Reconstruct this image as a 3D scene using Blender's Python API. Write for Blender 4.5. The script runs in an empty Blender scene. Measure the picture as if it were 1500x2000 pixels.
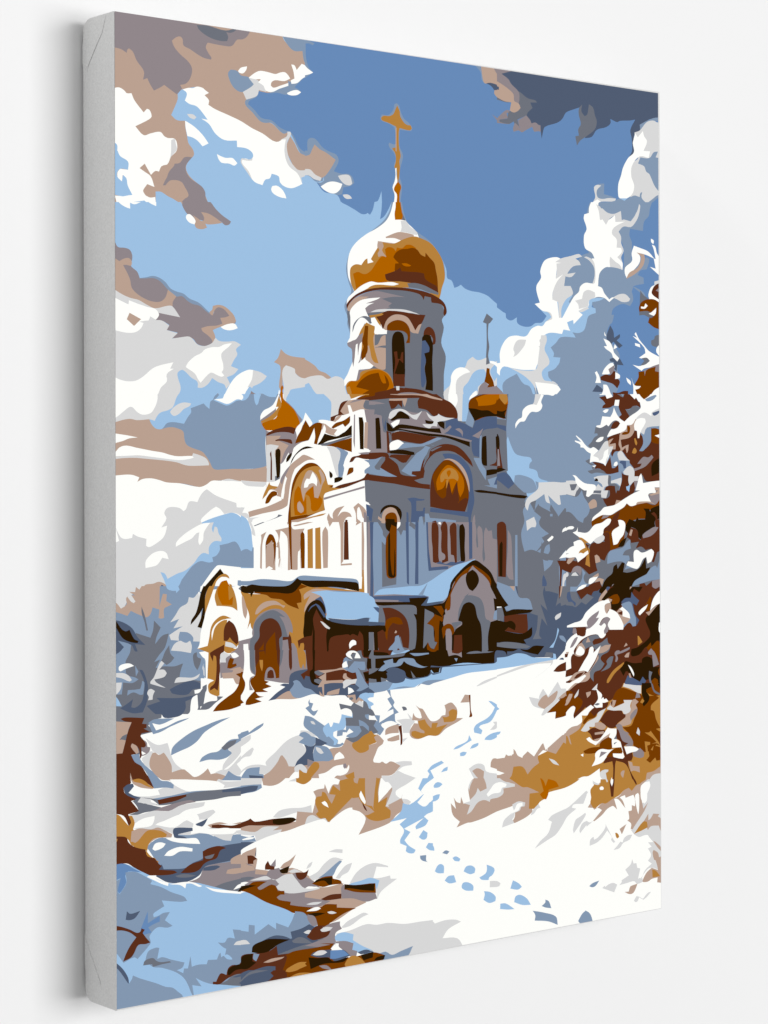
import bpy, math, random
import numpy as np
from mathutils import Vector, Matrix
from mathutils.geometry import delaunay_2d_cdt

C = bpy.context.scene.collection

# ------------------------------------------------------------ helpers
def lin(c):
    c = c / 255.0
    return c / 12.92 if c <= 0.04045 else ((c + 0.055) / 1.055) ** 2.4

def material(name, rgb, rough=0.9, spec=0.0, scale=900.0, mottle=0.0, bump=0.0):
    m = bpy.data.materials.new(name)
    m.use_nodes = True
    nt = m.node_tree
    b = nt.nodes['Principled BSDF']
    b.inputs['Roughness'].default_value = rough
    b.inputs['Specular IOR Level'].default_value = spec
    tc = nt.nodes.new('ShaderNodeTexCoord')
    no = nt.nodes.new('ShaderNodeTexNoise')
    no.inputs['Scale'].default_value = scale
    no.inputs['Detail'].default_value = 3.0
    nt.links.new(tc.outputs['Object'], no.inputs['Vector'])
    mx = nt.nodes.new('ShaderNodeMix')
    mx.data_type = 'RGBA'
    nt.links.new(no.outputs['Fac'], mx.inputs[0])
    mx.inputs[6].default_value = (*[v * (1 - mottle) for v in rgb], 1)
    mx.inputs[7].default_value = (*[min(1, v * (1 + mottle)) for v in rgb], 1)
    nt.links.new(mx.outputs[2], b.inputs['Base Color'])
    if bump > 0:
        bp = nt.nodes.new('ShaderNodeBump')
        bp.inputs['Strength'].default_value = bump
        bp.inputs['Distance'].default_value = 0.0006
        nt.links.new(no.outputs['Fac'], bp.inputs['Height'])
        nt.links.new(bp.outputs['Normal'], b.inputs['Normal'])
    return m

def mesh_object(name, verts, faces, mats, parent=None, face_mats=None, smooth=False):
    me = bpy.data.meshes.new(name)
    me.from_pydata(verts, [], faces)
    for m in mats:
        me.materials.append(m)
    if face_mats is not None:
        me.polygons.foreach_set('material_index', face_mats)
    if smooth:
        me.polygons.foreach_set('use_smooth', [True] * len(me.polygons))
    me.update()
    o = bpy.data.objects.new(name, me)
    C.objects.link(o)
    o.parent = parent
    return o

# ------------------------------------------------------------ sizes (metres)
W, H, D = 0.6231, 0.8, 0.0506        # stretched canvas: width, height, depth
WALL_Y = D + 0.0008                  # its back touches the wall; its face looks to -Y

# the flat print was traced on paper-sized sheets in picture units; these four marks
# tie the sheet to the four corners of the canvas face
MARKS = [(223.2, 21.5), (1288.0, 179.2), (1291.8, 1775.2), (228.3, 1975.2)]
FACE = [(-W/2, H/2), (W/2, H/2), (W/2, -H/2), (-W/2, -H/2)]
PRINT = [(223.4, 22.4), (1284.6, 182.2), (1290.6, 1773.6), (227.8, 1971.8)]   # printed area, a hair inside the canvas edge

def homography(src, dst):
    A = []
    for (x, y), (u, v) in zip(src, dst):
        A.append([x, y, 1, 0, 0, 0, -u*x, -u*y, -u])
        A.append([0, 0, 0, x, y, 1, -v*x, -v*y, -v])
    _, _, Vt = np.linalg.svd(np.array(A, float))
    return Vt[-1].reshape(3, 3)
HM = homography(MARKS, FACE)

# inks of the print, sRGB
INK = {
 'W': ('white_ink', (255, 255, 251)), 'L': ('pale_grey_ink', (216, 216, 216)),
 'B': ('light_blue_ink', (157, 192, 226)), 'M': ('mid_blue_ink', (103, 138, 184)),
 'S': ('grey_blue_ink', (132, 152, 177)), 'd': ('dusk_blue_ink', (79, 95, 126)),
 'D': ('dark_slate_ink', (80, 92, 114)), 'N': ('slate_grey_ink', (110, 114, 124)),
 'P': ('mauve_ink', (144, 134, 138)), 'T': ('taupe_ink', (186, 160, 144)),
 'O': ('ochre_ink', (182, 129, 60)), 'R': ('amber_ink', (176, 98, 0)),
 'Q': ('rust_ink', (118, 60, 2)), 'K': ('brown_ink', (92, 47, 27)),
 'X': ('black_brown_ink', (42, 26, 6)),
}

# the picture: flat areas of ink, painter's order, one block per sheet
# "T origin_x origin_y width height scale  clip rectangle", then "ink x,y x,y ..."
SHEETS = r"""
T 220 20 375
B -10,-10 1520,-10 1520,1520 -10,1520
T -10,-10 1325,-10 1325,205 1360,265 1400,310 1430,322 1480,320 1490,360 1510,450 1500,560 1400,600 1250,640 1130,660 1060,690 1040,715 1090,780 1160,870 1240,885 1330,965 1375,950 1345,1000 1275,1030 1170,970 1085,922 1000,870 860,815 745,740 650,600 560,615 510,640 505,700 455,820 500,860 565,865 565,910 580,990 590,1040 625,1090 632,1135 600,1170 570,1230 600,1300 700,1390 722,1450 745,1510 -10,1510
S 1318,190 1520,230 1520,330 1508,430 1490,390 1480,320 1430,322 1400,310 1360,265
S 1500,430 1520,520 1380,560 1365,545 1375,590 1250,640 1130,660 1040,700 1035,740 1090,800 1150,868 1190,882 1240,882 1330,965 1375,950 1400,985 1440,1070 1470,1125 1520,1150 1520,430
M 1520,505 1490,530 1430,590 1420,605 1445,618 1470,640 1440,665 1400,668 1330,650 1280,645 1230,650 1170,640 1130,630 1130,660 1120,680 1065,710 1055,735 1100,775 1150,835 1180,850 1240,862 1300,915 1350,940 1390,955 1420,1000 1460,1080 1520,1120
S 1230,648 1280,645 1370,660 1430,590 1390,560 1365,570
T 1385,985 1420,1040 1460,1115 1520,1150 1520,1250 1460,1255 1420,1230 1385,1170 1358,1100 1358,1050
P -10,-10 660,110 740,120 880,160 975,140 1070,170 1045,210 1010,230 970,232 930,280 870,280 740,255 725,290 745,335 770,375 765,388 700,370 600,305 550,275 545,230 525,207 490,215 460,240 480,290 525,345 590,405 618,460 605,530 570,575 525,585 540,615 500,660 440,615 400,585 370,605 320,630 290,580 268,532 235,545 242,480 185,395 155,325 125,300 112,310 108,335 60,305 0,290
P 620,1150 560,1150 520,1195 470,1205 440,1250 420,1310 380,1370 430,1370 435,1340 470,1328 530,1340 560,1380 590,1440 585,1460 550,1480 530,1510 750,1510 725,1470 720,1420 690,1375 610,1320 575,1270 570,1215
N 655,118 735,122 880,160 970,140 960,160 920,178 885,172 900,210 892,243 850,243 780,225 715,190 670,150
W 0,610 50,605 90,630 108,650 145,650 165,700 200,750 240,800 265,772 285,780 302,830 280,855 175,908 240,978 290,965 370,952 400,985 430,1000 480,1005 500,1040 497,1100 455,1145 425,1205 380,1220 360,1262 330,1258 297,1288 270,1240 248,1200 208,1235 250,1265 295,1300 325,1385 268,1360 240,1400 236,1415 265,1455 330,1460 335,1510 260,1510 245,1490 100,1510 30,1510 15,1450 130,1455 150,1445 125,1410 110,1350 105,1320 75,1290 72,1340 40,1315 35,1270 55,1240 118,1248 118,1190 60,1150 35,1115 30,1060 0,1030
B 0,1080 30,1090 55,1140 118,1185 118,1248 60,1240 35,1265 33,1300 70,1340 78,1288 105,1315 115,1370 152,1445 130,1458 70,1455 0,1440
B 0,1040 14,1035 33,1055 35,1090 0,1090
W 15,1448 60,1458 150,1445 330,1462 335,1510 30,1510
B 245,1488 270,1510 120,1505
L 455,1015 485,1005 490,1040 500,1085 490,1105 455,1145 420,1205 450,1140
T 297,1290 330,1258 360,1262 380,1220 430,1205 470,1180 480,1210 440,1260 390,1370 440,1400 480,1510 330,1420 325,1385
T 268,1360 330,1385 332,1460 290,1465 255,1445 236,1415 245,1395
B 333,1418 375,1420 430,1455 470,1475 525,1510 335,1510
T 435,1340 470,1330 530,1340 555,1370 590,1450 550,1485 530,1510 480,1480 420,1440 400,1400
W 545,620 590,608 625,610 655,598 700,608 720,625 750,648 715,665 750,705 745,740 800,775 900,820 1000,868 1085,922 1170,965 1275,1030 1345,995 1358,1010 1340,1080 1350,1160 1380,1220 1440,1270 1480,1358 1440,1378 1395,1392 1340,1378 1305,1345 1295,1300 1240,1278 1225,1315 1190,1325 1168,1368 1110,1345 1080,1310 1050,1250 1005,1200 1005,1165 1040,1160 1070,1175 1095,1145 1085,1110 1040,1080 970,1070 968,1020 870,1015 800,965 750,890 690,848 740,858 690,790 650,750 600,735 562,708 577,650
L 1000,1165 1010,1158 1070,1168 1090,1155 1088,1175 1060,1178 1010,1170 1008,1195 1060,1260 1090,1330 1050,1270 1000,1195
L 1385,950 1392,970 1362,1030 1360,1090 1380,1170 1420,1225 1450,1250 1520,1250 1520,1290 1470,1310 1480,1350 1440,1275 1380,1225 1350,1165 1340,1080 1350,1010 1310,1012 1360,985 1362,950
W 563,865 590,880 640,915 700,975 747,1042 700,1065 660,1020 620,995 582,985 568,920
L 578,812 625,815 652,838 635,855 600,840
W 812,1125 840,1140 880,1155 930,1155 950,1170 972,1197 948,1216 910,1200 850,1193 825,1165
W 1245,1375 1280,1372 1320,1400 1345,1440 1355,1472 1300,1460 1250,1430 1236,1400
S 920,465 970,475 1000,510 1060,525 1100,580 1080,600 1015,640 975,632 935,595 905,530 900,490
W 1048,440 1040,470 1015,495 985,488 978,475 1000,450
L 1060,530 1100,535 1150,560 1185,600 1200,640 1140,625 1125,670 1042,700 1015,640 1080,600 1100,580
W 1060,528 1110,490 1150,475 1210,485 1270,500 1300,490 1340,485 1365,505 1385,535 1340,555 1270,548 1240,562 1233,590 1255,607 1310,590 1370,570 1370,592 1300,615 1245,640 1195,630 1175,590 1135,565 1155,540 1110,540
W 1393,425 1418,432 1435,468 1475,420 1520,440 1520,515 1480,535 1440,570 1395,577 1388,550 1418,535 1410,480
W 1360,648 1400,630 1440,625 1470,643 1440,663 1395,667 1365,658
T 595 20 375
M -10,-10 1520,-10 1520,1520 -10,1520
S -10,220 75,260 60,275 30,260 5,262 8,370 30,450 64,485 0,530 -10,530
W -10,420 20,455 64,488 40,500 -10,512
S 20,1020 45,998 85,1010 140,1075 200,1110 245,1130 263,1180 225,1260 290,1280 340,1280 370,1305 385,1350 360,1372 300,1385 290,1440 230,1446 170,1420 100,1350 0,1300 -10,1095 20,1100
T -10,1140 35,1130 55,1090 75,1050 120,1090 160,1110 240,1170 200,1240 140,1308 80,1300 20,1265 -10,1265
L -10,1242 40,1245 80,1285 130,1310 120,1335 70,1320 30,1292 -10,1292
B -10,1292 30,1295 85,1340 140,1335 145,1300 150,1330 125,1348 90,1345 150,1420 250,1445 285,1510 -10,1510
W 123,1378 180,1345 230,1340 292,1358 275,1400 240,1430 200,1430 150,1405
L 258,1295 310,1285 350,1295 370,1355 350,1370 310,1360 275,1325
L 295,1442 330,1440 352,1450 368,1472 330,1476 305,1462
B 545,1500 570,1490 598,1415 602,1510 540,1510
S 690,780 700,735 718,728 735,745 750,800 775,850 810,880 838,920 830,945 790,942 740,935 738,1060 765,1130 760,1180 745,1230 740,1300 758,1370 745,1510 690,1510 700,1450 682,1390 700,1320 705,1260 695,1210 710,1160 690,1110 665,1080 653,1050 660,1035 695,1050 710,1040 700,925 660,890 600,865 590,840 600,815 650,820
O 720,745 740,790 745,830 775,880 800,898 825,900 835,925 820,940 740,922 733,950 735,1070 748,1140 738,1180 742,1230 730,1340 720,1345 715,1240 697,1230 710,1180 705,1120 680,1080 710,1072 712,915 690,900 650,880 600,860 595,840 615,825 660,828 690,812 705,780
T 708,920 716,920 716,1105 708,1100
W 705,1238 715,1232 715,1290 722,1345 700,1400 720,1440 715,1510 695,1510 700,1440 685,1385 700,1340 708,1290
R 728,1338 752,1380 740,1430 738,1510 715,1510 718,1440 695,1405 705,1370
S 1333,435 1370,440 1400,560 1420,575 1400,570 1380,540 1375,490
T 1375,440 1520,460 1520,600 1450,575 1405,572 1390,540
D 1415,572 1450,568 1520,590 1520,625 1490,625 1485,650 1475,620 1450,590
T 1480,625 1520,625 1520,700 1480,655
P 1475,455 1520,460 1520,520 1500,500
P 1460,812 1520,860 1520,885
T 970 20 375
M -10,-10 1520,-10 1520,1520 -10,1520
D 30,460 1520,600 1520,860 1200,850 1160,880 1115,940 1080,960 1065,1040 1070,1110 1030,1150 1055,1100 1052,1000 1042,935 1080,855 1040,862 960,865 940,875 885,850 887,885 850,915 780,935 740,990 690,1000 660,900 645,760 600,775 540,800 510,850 470,880 375,912 360,950 350,1005 335,900 260,880 200,760 60,550 -10,440
N -10,590 20,600 60,530 100,560 145,620 180,640 240,688 300,705 312,722 260,722 278,765 240,800 232,820 160,855 180,930 150,920 130,870 90,890 20,875 20,855 80,848 90,790 110,790 110,720 70,720 -10,695
P -10,450 120,475 35,497 90,540 110,575 170,640 175,700 165,740 150,760 110,735 130,690 60,620 0,560
T -10,550 40,580 100,625 130,660 135,710 170,730 185,765 160,790 130,800 100,785 112,720 60,712 -10,675
D -10,590 15,600 15,622 -10,620
P -10,860 40,805 75,780 100,785 92,800 75,805 85,845 20,855 15,870 60,885 110,890 80,890 -10,880
P 230,822 260,860 270,885 300,878 325,900 340,955 320,940 290,950 275,912 230,935 195,955 170,940 130,950 125,925 140,880 180,915 175,920 165,860
P 285,885 340,900 342,945 290,950
N 665,738 660,790 685,828 705,815 718,735 750,760 765,820 780,870 765,930 700,985 650,1020 625,1058 612,985 640,980 635,930 655,890 640,820 640,770
S 1520,830 1240,840 1180,860 1115,895 1120,940 1200,870 1520,880
L 1520,870 1258,878 1220,862 1170,875 1115,940 1075,955 1075,1000 1060,1040 1100,1110 1100,1160 1050,1200 1050,1330 1040,1500 1520,1510
W 1140,945 1150,985 1172,1025 1145,1100 1196,1103 1185,1155 1115,1142 1055,1215 1050,1300 1072,1370 1060,1430 1020,1468 960,1470 948,1450 948,1360 970,1290 985,1230 1025,1155 1070,1110 1062,1040 1080,960 1100,993
S 1258,1105 1225,1110 1190,1155 1120,1150 1102,1198 1150,1220 1165,1260 1190,1280 1200,1300 1230,1370 1260,1412 1300,1400 1300,1160 1240,1150
S 790,1360 838,1355 836,1438 880,1450 930,1470 800,1475 770,1450 765,1400
L 815,1370 785,1400 778,1430 790,1465 830,1475 870,1468 930,1472 920,1492 830,1495 750,1500 768,1460 758,1385 780,1365
W 750,1500 785,1478 810,1495 800,1512
S 860,1500 920,1490 960,1470 1000,1485 1070,1448 1115,1460 1120,1430 1135,1420 1130,1465 1170,1510 860,1510
B 960,1470 1020,1470 995,1490
S 1170,1510 1210,1480 1258,1445 1300,1445 1300,1510
M 1218,1500 1258,1468 1300,1460 1300,1510
T 220 395 375
B -10,-10 1520,-10 1520,1520 -10,1520
W 35,-10 60,15 100,40 135,52 133,5 170,18 220,0 265,-5 300,15 338,32 338,-10
P 540,-10 745,-10 800,50 850,100 922,152 912,172 890,182 870,178 840,150 780,150 700,145 640,125 585,98 555,55 540,20
T 528,-10 545,-5 540,20 
T 625,103 660,125 690,148 710,145 712,120 688,78 740,88 790,115 855,163 800,172 740,175 722,168 735,200 700,212 655,205 640,180 640,140
W 580,97 605,97 645,145 638,175 600,162 575,135 570,115
S 208,595 260,588 310,577 360,590 410,625 450,675 500,700 550,715 600,755 660,780 695,805 740,850 780,885 600,900 400,700
P 10,290 38,350 90,357 130,372 150,410 150,450 142,480 145,505 190,545 210,597 250,597 320,595 370,620 430,685 490,738 540,735 580,770 620,795 680,812 730,855 775,885 790,860 780,820 820,803 870,825 915,850 960,930 955,950 850,970 780,1000 798,1060 770,1110 720,1125 660,1110 620,1065 540,1060 460,1065 505,1020 420,1000 440,960 380,925 330,922 10,800
T 10,435 50,462 85,443 125,438 148,470 142,500 100,490 80,493 110,550 135,610 145,665 175,705 230,745 300,775 370,778 410,745 430,685 455,705 495,738 468,780 466,812 430,815 330,830 280,820 180,770 130,750 70,720 10,690
T 768,882 752,862 775,840 780,812 820,803 865,812 910,845 945,885 962,930 940,950 870,965 780,998 800,1060 775,1108 775,1080 740,1040 700,1010 690,985 740,970 810,965 855,950 838,905 880,900 910,888 870,840 825,822 795,845 780,885
L 10,682 80,725 140,750 200,765 270,805 330,830 430,810 465,815 525,900 450,885 355,865 350,900 330,922 380,925 440,965 420,1000 505,1025 460,1067 540,1055 600,1052 630,1080 665,1115 715,1125 760,1110 780,1095 800,1060 830,1085 900,1090 950,1088 1000,1115 962,1150 972,1190 945,1235 922,1282 980,1305 945,1345 890,1368 915,1420 885,1460 870,1425 825,1408 775,1375 745,1420 700,1450 662,1450 660,1405 610,1370 560,1320 535,1312 505,1335 510,1380 528,1440 525,1480 500,1510 10,1510
W 10,745 80,780 122,800 125,767 190,793 270,820 330,835 358,870 358,890 335,920 292,892 280,925 245,928 205,935 240,945 220,985 180,1015 120,1022 60,1012 10,1000
T 130,865 220,915 165,968 108,915
W 10,1365 50,1385 110,1400 180,1395 240,1360 310,1300 370,1275 472,1252 447,1302 475,1302 420,1345 422,1400 375,1450 350,1510 10,1510
W 570,1285 590,1250 640,1205 690,1180 720,1150 780,1133 830,1132 870,1112 930,1102 905,1130 850,1180 848,1220 860,1260 862,1310 848,1328 870,1355 850,1365 810,1350 770,1332 740,1350 685,1412 665,1385 640,1340 570,1290
W 870,1510 905,1440 950,1375 1000,1335 1060,1310 1095,1312 1090,1370 1070,1430 1040,1480 1020,1510
L 1095,1312 1150,1328 1202,1360 1185,1385 1140,1420 1095,1440 1088,1455 1070,1442 1050,1450 1085,1385
W 842,975 890,955 950,950 975,985 940,998 900,1002 860,990
P 800,1510 822,1492 825,1510
P 1070,1510 1080,1475 1100,1490 1120,1500 1170,1498 1185,1510
T 1312,1148 1350,1185 1400,1205 1520,1220 1520,1380 1470,1372 1425,1335 1420,1305 1350,1275 1325,1330 1325,1430 1310,1470 1297,1440 1308,1285 1258,1250 1290,1215
L 1352,1275 1420,1303 1425,1335 1460,1368 1520,1380 1520,1440 1470,1450 1400,1462 1385,1470 1370,1510 1330,1510 1335,1440 1322,1350 1330,1300
R 1325,1430 1333,1450 1325,1475 1333,1510 1300,1510 1310,1480 1312,1445
W 1297,1465 1305,1480 1300,1510 1292,1500
T 595 395 375
M -10,-10 1520,-10 1520,1520 -10,1520
B -10,-10 280,-10 290,5 330,25 390,60 440,92 470,95 490,85 508,100 530,60 545,-10 602,-10 598,60 587,135 620,110 655,50 680,-10 700,50 700,400 1070,450 1085,475 1105,530 1112,595 1145,612 1168,670 1195,660 1218,645 1250,675 1300,695 1360,705 1420,728 1460,760 1520,830 1520,1520 -10,1520
S 678,-10 660,70 610,150 500,240 400,320 345,410 322,500 325,560 345,640 362,690 345,740 310,800 312,840 335,900 330,950 350,1020 355,1060 700,1000 1020,700 1090,600 1085,480 1040,390 980,310 880,235 820,185 780,110 755,-10
W 690,-10 685,20 665,90 630,150 560,205 480,250 400,315 355,380 335,460 333,530 340,590 365,650 385,700 450,680 700,600 900,400 880,250 790,150 740,60 740,-10
R 708,-10 745,-10 755,60 765,100 785,145 750,138 704,138 700,90 708,40
N 755,70 785,145 755,138 765,110
L 748,145 790,150 820,190 878,238 875,258 840,250 780,235 745,232 755,200
T 725,235 780,238 850,255 850,290 770,330 700,330 600,430 560,420 580,380 565,350 570,305 620,312 720,320 745,300 700,288 635,282 630,272
W 630,282 700,282 750,300 700,322 640,308 575,305 575,290
O 605,312 690,325 770,290 850,268 900,280 980,320 1040,390 1075,460 1090,540 1092,600 1070,670 1060,720 1050,755 960,715 1035,700 900,660 385,695 362,640 352,570 355,520 375,495 405,485 440,492 470,450 488,440 490,480 535,468 515,445 540,400 570,352 600,360 612,340
T 570,305 600,308 615,345 603,378 640,430 600,420 575,430 568,400 582,375 570,352
R 375,560 415,545 450,560 480,560 520,530 560,470 600,425 635,430 625,370 650,352 690,360 710,385 718,355 760,360 790,335 830,335 870,360 760,450 720,500 640,620 560,625 520,620 460,640 400,680 390,620
Q 690,430 710,395 750,370 800,365 845,358 880,375 905,410 940,428 942,395 975,435 1010,475 1022,530 1035,600 1040,705 960,640 800,600 700,540 705,480 735,478 710,455
K 745,510 755,540 820,545 880,548 930,558 940,600 990,635 1030,660 1042,708 990,680 920,650 830,632 740,620 660,618 635,605 625,565 670,550 710,535
R 755,480 790,478 830,495 815,503 775,498
N 800,635 860,632 930,650 990,680 1045,710 1040,725 965,705 900,680 800,665
O 740,625 800,640 812,668 760,668 620,668 500,690 450,700 540,650 700,648
W 385,700 430,660 480,632 520,620 570,630 680,625 735,640 690,652 580,645 520,660 450,695 400,720 350,765 325,795 335,750
O 500,665 560,645 690,652 730,645 760,668 640,668 560,680 480,695
N 330,850 420,740 560,690 740,685 900,715 1060,790 1090,880 1070,920 1085,980 1065,1100 1100,1205 1085,1350 1085,1520 700,1520 400,1100
T 335,850 330,825 360,780 420,735 500,710 540,745 420,760 360,850
P 420,740 480,710 560,695 640,710 785,742 690,740 600,755 680,790 650,815 670,820 560,860 480,870 450,800 440,760
T 400,745 500,738 470,755 400,790 345,850 350,800
K 325,800 370,745 440,700 520,675 640,665 780,670 900,690 980,715 1060,760 1095,800 1108,860 1092,892 1082,870 1085,830 1065,800 990,785 980,745 935,735 928,765 915,740 890,718 800,695 700,687 590,685 480,705 400,740 350,790 328,835
N 935,735 985,745 985,785 925,800
W 350,860 370,820 420,775 480,755 590,745 560,762 475,792 540,787 500,805 470,830 485,870 510,910 600,960 640,990 640,1020 570,1035 500,1240 545,1270 510,1300 430,1305 400,1380 350,1400 310,1440 303,1400 330,1350 350,1300 372,1240 370,1100 330,1100 350,1060 355,900
N 370,1020 378,960 410,915 460,890 510,905 525,945 500,950 470,920 440,912 400,950
P 330,1100 360,1085 400,1070 440,1000 470,940 445,1090 445,1120 435,1240 418,1260 410,1110 395,1170 385,1240 378,1290 370,1240 365,1150 335,1125
W 445,1090 445,1120 428,1230 415,1260 412,1240 428,1110
W 330,1100 375,1080 405,1040 430,975 470,940 510,955 490,930 460,905 430,905 390,960 375,1010 355,1050
W 398,1115 412,1105 410,1190 400,1290 388,1280
T 540,1030 630,1040 630,1300 615,1310 570,1300 500,1250 470,1220 500,1100
N 545,1035 640,1035 600,1050 570,1110 545,1120
N 540,1140 600,1122 640,1120 630,1140 580,1135
O 420,1040 445,985 480,940 520,960 545,970 548,1010 535,1060 540,1130 560,1210 575,1260 540,1250 515,1200 500,1110 490,1160 480,1200 440,1240 445,1090 455,1020
Q 470,965 495,968 490,1080 490,1150 475,1205 440,1240 440,1180 458,1130 445,1090 460,1030
T 490,1120 505,1140 520,1215 540,1255 500,1240 475,1205 492,1160
O 500,885 570,875 620,858 620,900 590,945 605,990 560,930 545,895 510,905
W 515,905 545,900 575,950 612,990 640,975 640,1030 575,1032 540,1020 545,970 520,940
L 510,860 560,840 680,835 790,842 900,880 780,858 640,855
L 575,850 700,845 800,848 880,870
K 555,895 600,885 650,852 750,855 860,875 942,882 910,950 862,1003 820,950 750,890 680,890 620,985 605,988 590,945
K 600,870 640,850 700,850 640,880
T 612,990 640,920 690,882 750,880 800,900 830,940 862,1003 890,960 912,950 885,1028 830,1015 790,950 730,920 640,1000
Q 640,1000 645,960 690,928 740,922 790,945 820,1000 820,1100 785,1103 803,1050 780,1015 730,1003 680,1005
N 680,1050 700,1015 730,1005 780,1020 803,1060 790,1100 785,1440 685,1440
X 680,1070 695,1025 725,1010 760,1025 775,1070 782,1200 782,1350 770,1440 690,1440 685,1300 680,1180
K 695,1170 720,1165 725,1225 745,1225 755,1175 768,1170 768,1260 738,1230 700,1340 780,1345 780,1440 688,1440 692,1350 705,1250
X 740,1232 780,1290 782,1345 718,1345
K 930,1010 950,980 975,975 1005,1000 1020,1050 1018,1105 1000,1115 985,1040 925,1050
X 920,1050 945,1035 985,1050 1000,1120 995,1250 1000,1400 1000,1475 940,1465 948,1400 935,1300 945,1240 932,1180 915,1080
d 915,1085 940,1080 972,1135 970,1170 932,1182 945,1240 932,1290 945,1400 925,1450 910,1440 905,1280
N 985,1045 1000,1070 998,1100 985,1060
W 303,1435 310,1390 340,1340 420,1310 470,1300 420,1380
P 420,1310 560,1300 620,1315 530,1310 440,1340 430,1390 400,1400
O 320,1440 345,1400 400,1395 425,1380 435,1330 480,1312 560,1300 620,1320 660,1350 685,1400 695,1460 690,1510 340,1520
R 325,1440 360,1400 410,1400 450,1350 500,1320 575,1310 640,1340 680,1400 690,1470 640,1510 440,1510 350,1490
Q 400,1445 430,1400 500,1350 575,1332 590,1380 610,1415 635,1415 620,1345 650,1390 655,1440 600,1500 430,1510 500,1470
O 340,1510 325,1445 350,1440 365,1490
K 550,1490 640,1470 700,1450 790,1455 900,1475 990,1510 540,1510
L 712,1438 738,1438 738,1470 715,1470
K 780,1450 900,1465 1000,1500 1000,1520 780,1480
P 750,1490 850,1488 950,1510 700,1510
N 1000,1475 1085,1450 1085,1510 1000,1510
T -10,1222 30,1245 80,1280 110,1315 160,1335 205,1370 150,1400 -10,1400
L -10,1380 50,1360 130,1355 180,1382 240,1360 300,1385 310,1440 330,1510 110,1510 30,1412 -10,1430
N 1420,870 1470,912 1445,945 1435,950 1430,1050 1440,1130 1432,1200 1445,1270 1440,1310 1415,1290 1420,1100 1418,950 1390,938
L 1085,1480 1140,1420 1140,1360 1180,1310 1250,1290 1270,1240 1310,1208 1350,1235 1418,1215 1415,1270 1520,1235 1520,1400 1500,1510 1085,1510
B 1240,1510 1238,1450 1275,1405 1310,1340 1350,1310 1400,1305 1415,1340 1405,1400 1355,1440 1350,1480 1330,1475 1290,1510
W 1120,1510 1140,1400 1145,1350 1170,1310 1215,1290 1260,1300 1292,1328 1240,1345 1185,1395 1180,1510
P 1405,1400 1450,1440 1480,1440 1520,1420 1520,1510 1350,1510 1365,1440
Q 1420,1295 1443,1300 1445,1340 1470,1395 1480,1440 1425,1448 1435,1425 1402,1400 1412,1360
B 1450,1310 1480,1270 1520,1290 1520,1330 1480,1400 1450,1340
W 1445,1240 1480,1245 1520,1275 1520,1310 1480,1270 1445,1255
W 1290,1510 1340,1470 1345,1510
O 1440,1510 1500,1500 1520,1520
T 970 395 375
M -10,-10 1520,-10 1520,1520 -10,1520
B -10,815 50,860 68,870 72,905 110,925 155,900 160,945 210,972 265,970 300,945 350,940 388,890 340,840 295,795 420,850 600,600 760,720 700,1000 600,1400 300,1510 -10,1510
S 650,420 720,400 765,440 960,540 990,500 970,300 820,180 700,90 720,20 740,-10 1215,-10 1195,50 1185,110 1150,150 1140,225 1040,208 1035,260 1055,320 1050,420 1060,480 1170,430 1190,450 1170,525 1120,535 1100,570 1145,590 1148,638 1070,655 1052,680 1065,760 1040,812 980,795 910,830 895,880 915,880 900,940 880,960 860,1020 900,1100 960,1200 940,1300 960,1400 900,1510 50,1510 50,1430 155,1340 210,1420 300,1450 500,1460 405,1370 400,1325 460,1295 497,1215 440,1210 420,1135 480,1065 560,1040 615,1058 590,1018 660,1015 690,960 720,880 770,840 740,800 640,840 560,780 590,730 520,700 520,590 600,500 650,430
S 690,340 730,370 765,435 740,445 720,400
W 365,465 400,440 470,430 520,450 600,420 640,405 665,425 615,440 555,455 560,490 470,500 460,600 515,565 490,620 440,690 432,760 470,765 485,900 510,905 600,740 640,700 650,660 690,630 750,635 762,620 765,500 740,440 762,440 740,395 688,358 680,260 700,215 695,180 678,130 682,95 718,85 720,40 740,-10 800,-10 790,50 830,90 845,160 900,120 920,100 930,150 1000,152 930,190 900,235 940,290 935,355 975,358 985,400 940,430 980,470 980,530 900,515 850,508 800,560 798,630 788,655 820,670 838,710 878,760 905,740 935,735 905,755 878,780 830,745 760,750 720,830 635,850 670,880 600,955 595,920 548,938 575,1005 520,995 508,1030 420,1020 370,1040 345,1090 350,1140 340,1160 345,1250 320,1260 300,1310 200,1310 110,1295 60,1285 28,1310 22,1355 -10,1325 -10,1260 25,1255 22,1180 45,1110 90,1055 150,1042 225,1048 270,990 320,965 355,968 385,930 430,910 410,865 355,848 295,795 335,785 310,700 310,650 345,590 338,540
L 455,468 500,440 580,420 640,405 665,425 610,440 640,460 655,492 600,500 560,540 550,560 615,550 580,585 535,580 525,655 575,655 590,690 592,720 540,760 505,830 503,900 485,905 478,780 432,760 440,690 470,620 515,565 460,600 468,540 465,480 505,475
L 680,430 700,425 750,455 768,520 765,630 745,640 762,580 758,510 720,455
L 775,15 820,45 860,80 910,92 970,68 975,130 1045,150 1080,100 1110,15 1120,30 1105,110 1080,160 1045,195 990,190 950,230 970,270 970,320 990,380 970,430 980,470 940,430 975,390 970,358 935,355 935,290 900,250 905,210 940,180 1000,152 925,155 922,100 880,130 852,178 825,135 805,140 795,70
S 790,10 830,-10 1115,-10 1095,70 1045,148 1010,132 975,140 968,68 905,92 865,75 840,42 815,50
L 885,425 925,465 960,490 980,530 930,515 885,510 880,460
S 790,655 800,570 850,515 900,508 980,530 1000,560 1060,640 1050,700 1000,720 935,735 880,750 840,705 820,670
L 905,745 960,718 1005,720 1040,755 1030,775 980,780 940,760
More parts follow.
